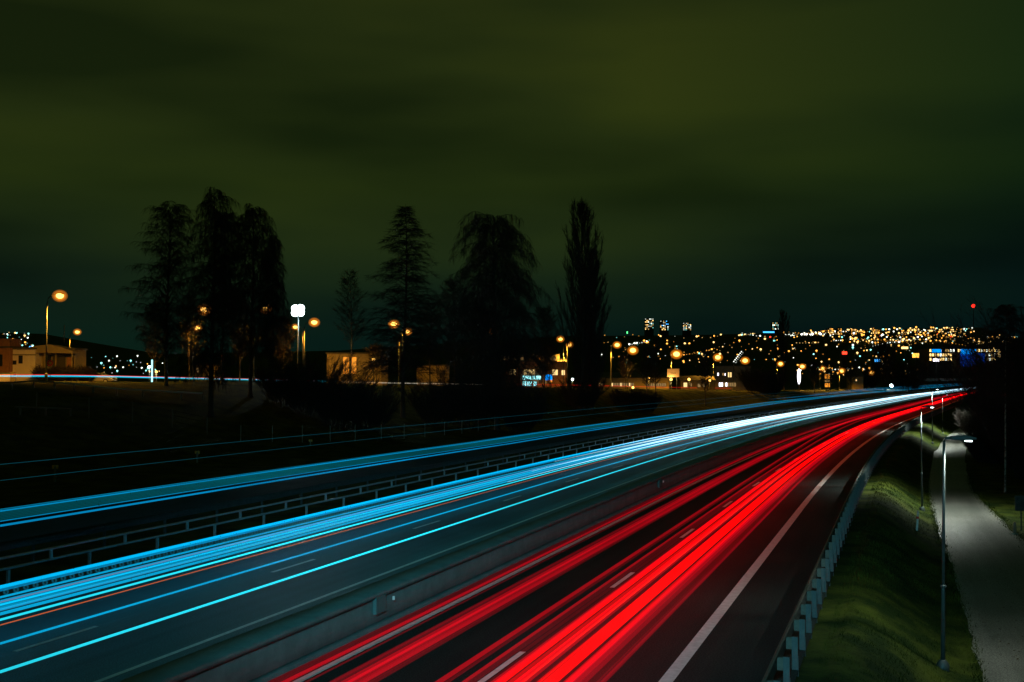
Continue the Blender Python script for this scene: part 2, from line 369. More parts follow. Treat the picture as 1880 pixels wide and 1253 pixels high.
r_dim = gmat('dark_red_streak', (.55, 0, .012), .07); r_soft = gmat('soft_crimson_streak', (.8, 0, .008), .045); r_fine = gmat('fine_red_streak', (1.0, 0, 0), .27); r_or = gmat('orange_red_streak', (1.0, .02, .0), .3)
G1 = 'headlight streaks in the lane beside the median'
trail('single bright cyan streak nearest to the concrete median barrier', 17.13, .65, .030, c_str, amp=.03, group=G1)
trail('single cyan streak second from the concrete median barrier', 18.95, .65, .026, c_mid, amp=.03, group=G1)
G2 = 'headlight streaks in the outer inbound lane'
trail('bright cyan streak running just above the thin orange line', 20.80, .65, .028, c_str, amp=.03, group=G2)
trail('thin orange streak along the lower edge of the cyan bundle', 20.48, .62, .014, o_str, amp=.03, group=G2, name='marker_light_streak')
trail('thin dull orange streak inside the cyan bundle above the wide blue band', 22.55, .62, .018, o_dim, amp=.03, group=G2, name='marker_light_streak')
for k in range(9):
    trail(ORD[k]+' pale blue streak from below in the wide cyan band of the outer inbound lane', 21.45+.125*k, .62+.05*((k*5) % 3), [.04,.022,.045,.03,.048,.025,.04,.018,.036][k], [c_mid,c_dim,c_dim,c_blue,c_dim,c_mid,c_dim,c_dim,c_blue][k], amp=.03, group=G2, seed=k)
trail('narrow cyan streak directly below the row of dark rungs', 22.92, .65, .03, c_mid, amp=.02, group=G2)
trail('streak broken into dark rungs between two solid cyan streaks', 23.3, .66, .07, c_rung, amp=.02, group=G2, s1=420)
for k, (u_, z_, r_) in enumerate(((23.68,.66,.042),(23.85,.7,.05),(24.02,.66,.04))):
    trail(['lower','middle','topmost'][k]+' broad blue cyan streak along the upper edge of the cyan bundle', u_, z_, r_, [c_blue,c_mid,c_blue][k], amp=.02, group=G2, seed=k)
for k, (u_, z_, r_, s0_) in enumerate(((21.0,.72,.05,62),(21.5,.75,.05,84),(21.9,.7,.06,70),(22.4,.8,.05,95),(22.9,.74,.06,78),(23.3,.82,.05,110),(23.8,.75,.05,90),(17.4,.7,.05,130),(19.1,.7,.05,150))):
    trail(ORD[k]+' white streak from the right end of those that begin halfway along the cyan bundle', u_, z_, r_, c_far, s0=s0_, s1=1400, amp=.12, group=G2, seed=k+3)
G3 = 'headlight streaks on the slip road'
for k, (o_, r_, m_, l_) in enumerate(((-.30,.045,c_blue,'thicker blue streak along the near side of the slip road'), (.75,.02,c_blue,'fine blue streak second from the near side of the slip road'), (3.45,.035,c_blue,'blue streak along the far side of the slip road'), (3.95,.022,c_dim,'fine outermost streak on the far side of the slip road'))):
    trail(l_, 0, .65, r_, m_, fu=(lambda s, o_=o_: serv(s)+o_), amp=.0, group=G3, s1=1250, seed=1)
for k in range(6):
    trail(ORD[k]+' faint teal streak from the near side between the blue slip road lines', 0, .65, .04, c_faint2, fu=(lambda s, k=k: serv(s)+1.1+.4*k), amp=.0, group=G3, s1=900, seed=1)
trail('upper of two faint thin lines of light passing high over the slip road', 0, 2.75, .014, c_faint, fu=lambda s: serv(s)+3.0, amp=0, group=G3, s1=420, name='marker_light_streak')
trail('lower of two faint thin lines of light passing high over the slip road', 0, 2.05, .012, c_faint, fu=lambda s: serv(s)+3.0, amp=0, group=G3, s1=420, name='marker_light_streak')
for k in range(3):
    trail(['farthest','middle','nearest'][k]+' of the pale far streaks on the slip road before the distant bridge', 0, 1.2+.5*k, .05, c_blue, fu=(lambda s, k=k: serv(s)+5-1.6*k), amp=0, group=G3, s0=300+60*k, s1=1250, seed=k)
G4 = 'tail light streaks in the inner outbound lane'
for k, (u_, r_, m_) in enumerate(((11.32,.03,r_dim),(11.16,.05,r_dim),(11.02,.035,r_mid),(10.86,.03,r_dim),(10.66,.02,r_dim))):
    trail(ORD[k]+' dark red streak counting from the concrete median barrier', u_, .8, r_, m_, amp=.03, group=G4, seed=k, name='tail_light_streak')
for k, (u_, r_, m_) in enumerate(((10.20,.03,r_dim),(10.08,.05,r_dim),(9.95,.05,r_mid),(9.82,.04,r_mid),(9.70,.05,r_mid),(9.56,.05,r_dim),(9.44,.035,r_dim))):
    trail(ORD[k]+' crimson streak from the left in the band right of the inner edge line', u_, .8+.04*(k % 2), r_, m_, amp=.03, group=G4, seed=k, name='tail_light_streak')
G5 = 'tail light streaks in the outer outbound lane'
def merge(a, b, s0=70, s1=190): return lambda s: a + (b-a)*ss((s-s0)/(s1-s0))
for k, (a_, b_, r_, m_) in enumerate(((8.32,10.4,.045,r_mid),(8.15,10.2,.03,r_dim),(7.88,9.1,.03,r_mid),(7.75,8.9,.05,r_dim))):
    trail(ORD[k]+' from the left of the red streaks drifting across the lane line', a_, .8, r_, m_, fu=merge(a_, b_), amp=.02, group=G5, seed=k, name='tail_light_streak')
rk = random.Random(3); u_ = 7.48; k = 0
while u_ > 5.32:
    q = rk.random(); edge = u_ < 5.75
    m_ = r_dim if (q < .25 or edge) else (r_mid if q < .5 else (r_fine if q < .8 else r_str))
    trail(ORD[k]+' red streak from the left in the dense band of the outer outbound lane' if not edge else ORD[k]+' streak from the left of the dense red band, dark, near its right edge', u_, .74+.16*rk.random(), rk.uniform(.02, .062), m_, amp=.06, group=G5, seed=k+1, name='tail_light_streak')
    u_ -= rk.uniform(.05, .13); k += 1
for k in range(7):
    trail(ORD[k]+' wide soft crimson streak from the left filling the outer outbound lane', 7.35-.27*k, .72, .12, r_soft, amp=.03, group=G5, seed=k+1, name='tail_light_streak')
trail('thin orange red streak through the middle of the red band', 6.55, 1.0, .018, r_or, amp=.03, group=G5, name='marker_light_streak')
trail('orange red streak that begins halfway along the red band', 5.9, 1.0, .04, r_or, s0=80, s1=700, amp=.03, group=G5, name='marker_light_streak')
# on the street behind the trees
def street_trail(label, off, z, r, mat, y0, y1, name):
    V, Fc = tube_np(street_line(off, z, y0, y1, 80), r, 6); tag(link(name, fastmesh('streak', V, Fc, True), mat), label, 'light streak', 'light streaks on the street behind the trees')
street_trail('cyan white streak along the street below the left buildings', 1.8, .65, .10, gmat('street_cyan', (.0,.62,.85), .42), 60, 172, 'headlight_streak')
street_trail('thin red streak along the far side of the street by the left buildings', -1.8, .8, .06, gmat('street_red', (.8,.01,.01), .4), 120, 172, 'tail_light_streak')
street_trail('thin white streak along the street behind the bushes', 1.8, .62, .07, gmat('street_white', (.9,.8,.6), .25), 172, 210, 'headlight_streak')
street_trail('long red streak along the street in front of the low lit buildings', -1.8, .8, .09, gmat('street_red_long', (.9,.01,.008), .26), 225, 385, 'tail_light_streak')

# ------------------------------------------------------------------ concrete median barrier
def sweep(name, prof, s0, s1, mat, parent=None, kind=None, step=None, fu=None, z0=0):
    S = sgrid(s0, s1) if step is None else np.arange(s0, s1+1e-6, step)
    rows = []
    for (du, z) in prof:
        uu = (du + 0*S) if fu is None else fu(S)+du
        rows.append(np.stack(P(S, uu, z0+z+0*S), 1))
    V = np.stack(rows, 1).reshape(-1, 3); n = len(prof); Fc = []; i = np.arange(len(S)-1)*n
    for k in range(n): k2 = (k+1) % n; Fc.append(np.stack([i+k, i+k2, i+n+k2, i+n+k], 1))
    return link(name, fastmesh(name, V, np.concatenate(Fc)), mat, parent)
mb = tag(empty('median_barrier', tuple(float(q) for q in P(30, 13.4))), 'long grey concrete barrier between the cyan and red carriageways', 'barrier')
def keep(o, p):   # parent keeping world coordinates
    o.parent = p; o.matrix_parent_inverse = (Matrix.Translation(p.location) @ Matrix.Rotation(p.rotation_euler[2], 4, 'Z')).inverted(); return o
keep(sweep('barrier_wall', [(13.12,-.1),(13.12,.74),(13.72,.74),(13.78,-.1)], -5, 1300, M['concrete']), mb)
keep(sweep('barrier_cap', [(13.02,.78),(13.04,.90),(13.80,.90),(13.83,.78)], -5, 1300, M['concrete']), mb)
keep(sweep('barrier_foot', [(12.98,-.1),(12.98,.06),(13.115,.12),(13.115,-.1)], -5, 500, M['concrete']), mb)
for s_, px_ in ((28.2, 545), (65.5, 1201)):
    x, y, z = P(s_, 13.06, 0); m = MB(); m.box(-.04, .06, -.3, .3, .36, .80)
    o = m.build('junction_box', M['concrete'], None, bevel=.01); o.location = (float(x), float(y), 0); o.rotation_euler[2] = math.atan2(DY, DX)-math.pi/2; bpy.context.view_layer.update(); 
    mw = o.location.copy(); o.parent = mb; o.location = mw - mb.location
    x, y, z = P(s_+.75, 12.98, .74); m = MB(); m.box(-.03,.03,-.02,.02,-.05,.05)
    o = m.build('reflector', M['white_paint'], mb); o.location = Vector((float(x), float(y), .62)) - mb.location

# ------------------------------------------------------------------ guard rails
def wbeam(u, zc, side, h=.31):
    d = .045*side; t = .006*side; z = [0, .06, .11, .155, .20, .25, .31]; q = [0, 1, 1, 0, 1, 1, 0]
    f = [(u+d*a, zc+b) for a, b in zip(q, z)]; return f + [(x-t*2, y) for x, y in f[::-1]]
def rail_thing(label, s0, s1, fu, beams, posts, name='guard_rail', group=None, max_posts=100):
    x, y, z = P(s0+20, float(fu(np.array(s0+20.))), 0); root = tag(empty(name, (float(x), float(y), 0)), label, 'guard rail', group)
    for nm, prof, mt in beams: keep(sweep(nm, prof, s0, s1, mt, fu=fu), root)
    for nm, me, mt, du, st, s_start, s_end in posts:
        s_ = s_start; extra = []; cnt = 0
        while s_ < s_end:
            uu = float(fu(np.array(s_)))+du; x, y, z = (float(q) for q in P(s_, uu, 0)); cnt += 1
            h = math.atan2(float(P(s_+1, uu)[1])-y, float(P(s_+1, uu)[0])-x) - math.pi/2
            if cnt <= max_posts:
                o = link(nm, me, mt, root); o.location = Vector((x, y, 0))-root.location; o.rotation_euler[2] = h
            else: extra.append((x, y, h))
            s_ += st
        if extra:
            V = []; Fc = []; co = np.array([v.co[:] for v in me.vertices]); pol = [tuple(p.vertices) for p in me.polygons]
            for x, y, h in extra:
                b = len(V); c_, s__ = math.cos(h), math.sin(h)
                V += [(c_*a-s__*bb+x, s__*a+c_*bb+y, cc) for a, bb, cc in co]; Fc += [tuple(b+i for i in f) for f in pol]
            m2 = bpy.data.meshes.new(nm); m2.from_pydata(V, [], Fc); o = link(nm, m2, mt); tag(o, kind='stuff'); keep(o, root)
    return root
# local x = to the right of the carriageway direction (away from traffic on the right rail), y = along
post_r = MB().box(.02,.15,-.006,.006,-.5,.73).box(.02,.032,-.035,.035,-.5,.73).box(.14,.152,-.035,.035,-.5,.73).mesh('post')
spacer = MB().box(-.10,.02,-.06,.06,.46,.72).mesh('spacer')
plate = MB().box(.155,.165,-.03,.03,-.25,.30).mesh('plate')
rail_thing('grey steel guard rail on posts curving along the grassy verge on the right', 8, 520, lambda s: 2.42+0*s,
    [('rail_beam', wbeam(.12, .44, 1), M['zinc_dull']), ('top_rail', [(.15,.765),(.15,.80),(.08,.80),(.08,.765)], M['rust'])],
    [('post', post_r, M['zinc_dull'], 0, 2, 9, 330), ('spacer', spacer, M['rust'], 0, 2, 9, 205), ('post_plate', plate, M['zinc_dull'], 0, 2, 9, 205)])
post_l = MB().box(-.04,.04,-.05,.05,-.4,.40).mesh('post'); conn = MB().box(-.03,.03,-.06,.06,.39,.71).mesh('connector')
post_b = MB().box(-.04,.04,-.05,.05,-.4,.78).mesh('post')
rail_thing('double rail steel guard rail beside the bright cyan lane', -5, 480, lambda s: 27.5+0*s,
    [('lower_rail', [(-.05,.32),(-.07,.36),(-.05,.40),(.03,.40),(.03,.32)], M['zinc']), ('upper_rail', [(-.05,.68),(-.07,.72),(-.05,.76),(.03,.76),(.03,.68)], M['zinc'])],
    [('post', post_l, M['zinc'], 0, 4, 3, 400), ('connector', conn, M['zinc'], 0, 4, 5, 400)])
rail_thing('dim single rail guard rail between the double rail and the slip road', -5, 480, lambda s: 29.9+0*s,
    [('rail_beam', wbeam(0, .47, 1, .3), M['zinc_dull'])], [('post', post_b, M['zinc_dull'], .05, 4, 3, 400)])
cap = MB().ellip((0,0,.03),(.07,.07,.05)).mesh('cap_knob')
for s_ in (27, 55, 75, 83, 110, 150): pass

# small amber catching posts beyond the slip road
for k, (px, py, hp) in enumerate(((101,880,26),(362,848,20),(570,822,15),(719,808,8),(997,773,7))):
    Yd = 6.3/((py-695)/F); b = at(px, py, Yd); hh = hp/F*Yd
    t = tag(empty('marker_post', (b.x, b.y, b.z)), ['leftmost and largest amber lit marker post in the dark verge', 'amber lit marker post second from the left in the dark verge', 'amber lit marker post below the fence in the middle', 'tiny amber marker post below the fence near the conifer trunk', 'tiny amber marker post beside the faint thin light lines'][k], 'marker post', 'amber marker posts beyond the slip road')
    MB().tube([(0,0,-1),(0,0,hh*.75),(.02,0,hh)], [hh*.09,hh*.09,hh*.05], 8).build('stem', M['wood'], t)
    MB().box(-hh*.22,hh*.22,-hh*.05,hh*.05,hh*.72,hh*.98).build('reflector', M['amber_reflector'], t, bevel=.02)

# fence posts round the field
fp = [(67,760,38),(163,769,38),(243,777,38),(316,785,32),(380,799,32),(442,810,29),(500,813,31),(555,813,31),(606,812,30),(652,811,29),(700,808,28),(742,806,28),(780,803,26),(816,800,25),(848,797,24),(878,793,22),(908,790,21)]
fr = None; pts = []
for k, (px, py, hp) in enumerate(fp):
    b = hit(px, py); pts.append((b, hp/F*b.y))
fr = tag(empty('field_fence', tuple(pts[0][0])), 'wire fence with thin pale posts round the dark field on the left', 'fence')
for b, h in pts:
    MB().tube([(0,0,-.4),(0,0,h)], .045, 6).build('fence_post', M['wood'], fr, loc=b-pts[0][0])
for fz in (.35, .7, .97):
    m = MB(); m.tube([tuple(b+Vector((0,0,h*fz))-pts[0][0]) for b, h in pts], .006, 4); m.build('wire', M['zinc_dull'], fr)
# timber rail along the grass
rp = [(-30,716),(22,716),(62,713),(100,715),(136,718),(171,722),(214,727),(262,729),(333,733),(372,735)]
hp = [hit(x, y) for x, y in rp]; fr = tag(empty('low_rail_fence', tuple(hp[0])), 'low pale rail fence crossing the lit grass on the left', 'fence')
for b in hp: MB().box(-.06,.06,-.06,.06,-.4,.62).build('post', M['wood'], fr, loc=b-hp[0])
for a, b in zip(hp[:-1], hp[1:]):
    m = MB(); m.tube([tuple(a-hp[0]+Vector((0,0,.66))), tuple(b-hp[0]+Vector((0,0,.66)))], .09, 6); m.build('rail', M['white_paint'] if a.x > -45 else M['wood'], fr)
b0 = hit(37, 762); b1 = hit(129, 765); fr = tag(empty('crossbar', tuple(b0)), 'low horizontal bar on short legs in the dark field at left', 'barrier')
d = b1-b0
for f in (0, .5, 1): MB().box(-.07,.07,-.07,.07,-.4,.6).build('leg', M['wood'], fr, loc=d*f)
m = MB(); m.tube([tuple(d*-.1+Vector((0,0,.65))), tuple(d*1.03+Vector((0,0,.65)))], .07, 6); m.build('bar', M['wood'], fr)

# ------------------------------------------------------------------ lamps
def plight(name, kind, loc, col, power, parent=None, size=.2, spot=2.6, blend=.5):
    l = bpy.data.lights.new(name, kind); l.energy = power; l.color = col; l.shadow_soft_size = size
    if kind == 'SPOT': l.spot_size = spot; l.spot_blend = blend
    o = bpy.data.objects.new(name, l); COL.objects.link(o); o.location = loc
    if parent: o.parent = parent
    return o
def street_lamp(px, py, Y, label, side=-1, power=2600, arm=1.4, lens=.30, group='sodium street lamps behind the trees'):
    """head at pixel px, py; the pole stands arm metres to the side"""
    h = at(px, py, Y); bx = h.x + side*arm; bz = gz(bx, Y); H = h.z-bz
    t = tag(empty('street_lamp', (bx, Y, bz)), label, 'street lamp', group)
    m = MB(); m.tube([(0,0,-.3),(0,0,H*.5),(0,0,H-.9)], [.11,.09,.07], 8)
    m.build('pole', M['pole'], t, True)
    MB().lathe([(.17,-.1),(.17,.9),(.11,1.0)], n=10).build('pole_base', M['pole'], t, True)
    s_ = -side; m = MB(); m.tube([(0,0,H-.9),(s_*.12,0,H-.35),(s_*.5,0,H-.02),(s_*(arm-.25),0,H+.12)], [.06,.05,.045,.045], 8); m.build('arm', M['pole'], t, True)
    m = MB(); m.ellip((s_*arm,0,H+.16),(.52,.24,.16), 14, 8); m.build('lamp_head', M['pole'], t, True)
    m = MB(); m.ellip((s_*arm,0,H-.08),(lens*1.05,lens*.9,lens*.80), 14, 8); m.build('lamp_lens', M['sodium'], t, True)
    m = MB(); [m.ellip((s_*arm,0,H-.10),(lens*1.1*q,lens*.95*q,lens*.9*q), 16, 10) for q in (1.15,1.35,1.6,1.9)]; m.build('lamp_halo_shells', M['halo_shell'], t, True)  # nested see-through shells imitate the orange glow around the lens
    plight('lamp_light', 'SPOT', (s_*arm, 0, H-.30-lens*1.75), SOD, power*(3.6 if Y > 225 else 1.3), t, .12, math.radians(160), .5).rotation_euler = (.24 if Y < 225 else .0, 0, 0)
    return t
SL = [(110,542,129,-1,'tall sodium street lamp nearest the left edge of the photo',5200,.42),
 (142,609,222,-1,'sodium street lamp behind the yellow canopy building',2600,.40),
 (375,568,152,-1,'sodium street lamp between the first two birches, higher of the pair',2600,.34),
 (362,602,206,-1,'sodium street lamp between the first two birches, lower of the pair',2600,.34),
 (487,566,150,-1,'sodium street lamp just left of the white floodlight',2400,.30),
 (542,600,205,1,'small sodium street lamp directly under the white floodlight',1800,.28),
 (577,591,166,-1,'bright sodium street lamp just right of the white floodlight',3600,.42),
 (723,594,186,1,'sodium street lamp left of the conifer trunk',2600,.34),
 (748,608,192,-1,'bright sodium street lamp right of the conifer trunk',3600,.42),
 (906,609,216,1,'sodium street lamp seen through the weeping birch crown',2200,.30),
 (1029,622,240,1,'sodium street lamp left of the poplar, higher of the pair',2400,.32),
 (1046,633,262,-1,'sodium street lamp left of the poplar, lower of the pair',2400,.34),
 (1133,633,262,-1,'sodium street lamp first to the right of the poplar',2600,.38),
 (1162,643,285,-1,'bright sodium street lamp second to the right of the poplar',4200,.52),
 (1242,650,312,-1,'bright sodium street lamp above the orange billboard',4600,.62),
 (1318,656,345,-1,'sodium street lamp third right of the poplar beyond the billboard',4200,.56),
 (1368,662,372,-1,'sodium street lamp beside the slanted row of white lights',4200,.58),
 (1433,668,430,-1,'sodium street lamp below the dark pointed tree',3800,.52),
 (1473,673,462,-1,'sodium street lamp just above the white glowing pylon',4000,.58),
 (1511,677,500,-1,'sodium street lamp above the stacked yellow signs',4200,.62),
 (1546,681,545,-1,'sodium street lamp right of the stacked yellow signs',4200,.66),
 (1600,685,620,-1,'sodium street lamp farthest along the street before the dazzling white roadside lamp',4200,.70)]
for px, py, Y, sd, lb, pw, ln in SL: street_lamp(px, py, Y, lb, sd, pw*1.7, lens=ln*(1.3 if ln < .4 or Y > 225 else .95))
# white floodlight mast
h = at(548, 571, 150); bx = h.x; bz = gz(bx, 150); H = h.z-bz
t = tag(empty('floodlight_mast', (bx,150,bz)), 'tall mast with a dazzling cluster of white floodlights by the birches', 'floodlight')
MB().tube([(0,0,-.3),(0,0,H+.3)], [.14,.08], 8).build('mast', M['pole'], t, True)
MB().box(-.95,.95,-.05,.05,H-.12,H-.04).build('crossbar', M['pole'], t)
for k in range(4):
    x = (-.34, .36, -.36, .34)[k]; zz = H+(.28, .32, -.30, -.26)[k]; hd = MB().ellip((x,-.18,zz+.02),(.50,.25,.44), 14, 8).build('lamp_head', M['pole'], t, True)
    MB().ellip((x,-.38,zz),(.50,.2,.46), 14, 8).build('lamp_lens', M['lampwhite'], hd, True)
plight('flood_light', 'POINT', (0,-.9,H-.1), (.75,.95,1), 1500, t, .2)
# white garden lamps
for k, (px, py, Y, lb, r) in enumerate(((1192,694,290,'white globe lamp left of the orange billboard',.22),(1232,697,300,'white globe lamp directly under the orange billboard',.36),(1265,697,305,'white globe lamp just right of the orange billboard',.36),(1303,699,318,'white globe lamp second right of the orange billboard',.34),(1162,712,270,'low yellowish globe lamp above the dark bush on the bank',.30),(1051,697,245,'white globe lamp beside the blue sign right of the cyan shop sign',.25),(686,661,190,'white globe lamp right of the orange lit windows',.30),(274,674,185,'small white lamp just left of the thin cyan light column',.2),(287,683,185,'small orange lamp just right of the thin cyan light column',.2),(1637,708,640,'very bright white lamp at the far roadside before the bridge',.95))):
    h = at(px, py, Y); bz = gz(h.x, Y); t = tag(empty('globe_lamp', (h.x, Y, bz)), lb, 'lamp', 'small lamps with bare bright globes'); H = h.z-bz
    if H < .8: H = .8; t.location.z = h.z-H
    MB().tube([(0,0,-.3),(0,0,H-r*.6)], [.07,.05], 8).build('pole', M['pole'], t, True)
    MB().lathe([(r*.5,-.03),(r*.62,.03),(r*.3,.08)], (0,0,H-r*1.05), 12).build('collar', M['pole'], t)
    MB().ellip((0,0,H),(r,r,r), 14, 8).build('globe', M['sodium'] if 'orange' in lb or 'yellow' in lb else M['lampwhite'], t, True)
    plight('lamp_light', 'POINT', (0,-r-.15,H), (1,.6,.2) if 'orange' in lb or 'yellow' in lb else (.85,1,.95), 260 if k < 9 else 9000, t, .1)
# footpath lamps
def path_lamp(px, py, hp, label, power, on=True, tilt=0):
    b = hit(px, py); b.z = gz(b.x, b.y); H = hp/F*b.y*1.0
    t = tag(empty('path_lamp', tuple(b)), label, 'lamp post', 'slender lamp posts along the footpath'); t.rotation_euler[1] = tilt
    MB().lathe([(.17,-.3),(.17,.12),(.10,.22),(.085,.24)], n=12).build('pole_base', M['pole'], t, True)
    MB().tube([(0,0,.2),(0,0,H*.34),(0,0,H*.35)], [.062,.054,.054], 10).build('pole', M['pole'], t, True)
    MB().lathe([(.075,0),(.085,.01),(.085,.06),(.06,.08)], (0,0,H*.35), 10).build('collar', M['pole'], t, True)
    MB().tube([(0,0,H*.36),(0,0,H*.68),(0,0,H*.985)], [.045,.04,.034], 10).build('upper_pole', M['pole'], t, True)
    a = .33
    m = MB(); m.tube([(0,0,H*.985),(.04,0,H+.0),(.22,-.01,H+.03)], .04, 8); m.build('arm', M['pole'], t, True)
    m = MB(); m.prism([(.18,H-.03),(.20,H+.06),(.50,H+.10),(.84,H+.045),(.86,H-.01),(.55,H-.045)], -.13, .13, 'y')
    hd = m.build('lamp_head', M['pole'], t, bevel=.015)
    m = MB(); m.box(.60,.74,-.07,.07,H-.075,H-.05); m.build('lamp_lens', M['lampwhite'] if on else M['glass'], hd)
    l = plight('lamp_light', 'SPOT', (.62,0,H-.12), (.90,1.0,.88), power, t, .08, 2.65, .9)
    return t
pl = [path_lamp(1731,1228,418,'nearest tall slender lamp post on the green verge, its head reaching over the footpath',620, True, .017),
      path_lamp(1693,938,190,'second slender lamp post standing left of the footpath bend',3400),
      path_lamp(1712,815,100,'third lamp post small and distant beside the footpath',4800),
      path_lamp(1731,797,72,'farthest lamp post where the footpath disappears',4800)]

# ------------------------------------------------------------------ roadside things on the right
b = hit(1683, 975); t = tag(empty('delineator_post', tuple(b)), 'leaning white and red marker post on the green verge left of the footpath', 'marker post'); t.rotation_euler = (0, .10, .3)
MB().prism([(-.05,0),(.05,0),(.04,.95),(-.04,1.02)], -.02, .02, 'y').build('stake', M['white_paint'], t)
MB().box(-.055,.055,-.028,.028,.60,.72).build('red_band', M['red_paint'], t)
b = hit(1875, 975); t = tag(empty('notice_board', tuple(b)), 'small dark notice board on a post at the right edge of the photo', 'sign')
MB().tube([(0,0,-.2),(0,0,1.9)], .035, 8).build('post', M['zinc_dull'], t)
MB().box(-.32,.55,-.03,.03,1.05,1.85).build('board', M['zinc_dull'], t, bevel=.02)
MB().box(-.26,.49,-.034,-.03,1.11,1.79).build('board_face', M['pole'], t)
b = hit(1863, 983); t = tag(empty('bollard', tuple(b)), 'short stout wooden bollard beside the notice board', 'bollard')
MB().lathe([(.08,-.2),(.08,.62),(.05,.68)], n=10).build('stem', M['wood'], t); MB().lathe([(.17,-.05),(.17,.06),(.12,.1)], n=12).build('foot', M['concrete'], t)

# ------------------------------------------------------------------ trees
def prisms(segs):
    """segs: list of p0,p1,r0,r1 -> triangular prisms"""
    A_ = np.array([s[0] for s in segs], float); B_ = np.array([s[1] for s in segs], float); r0 = np.array([s[2] for s in segs]); r1 = np.array([s[3] for s in segs])
    d = B_-A_; d /= np.linalg.norm(d, axis=1)[:, None]+1e-9; up = np.where(np.abs(d[:, 2:3]) < .9, np.array([[0,0,1.]]), np.array([[1.,0,0]]))
    x = np.cross(d, up); x /= np.linalg.norm(x, axis=1)[:, None]; y = np.cross(x, d); V = []
    for k in range(3):
        t = 2*math.pi*k/3; V.append(A_ + (x*math.cos(t)+y*math.sin(t))*r0[:, None])
    for k in range(3):
        t = 2*math.pi*k/3; V.append(B_ + (x*math.cos(t)+y*math.sin(t))*r1[:, None])
    V = np.stack(V, 1).reshape(-1, 3); i = np.arange(len(segs))*6
    return V, np.concatenate([np.stack([i+k, i+(k+1)%3, i+3+(k+1)%3, i+3+k], 1) for k in range(3)])
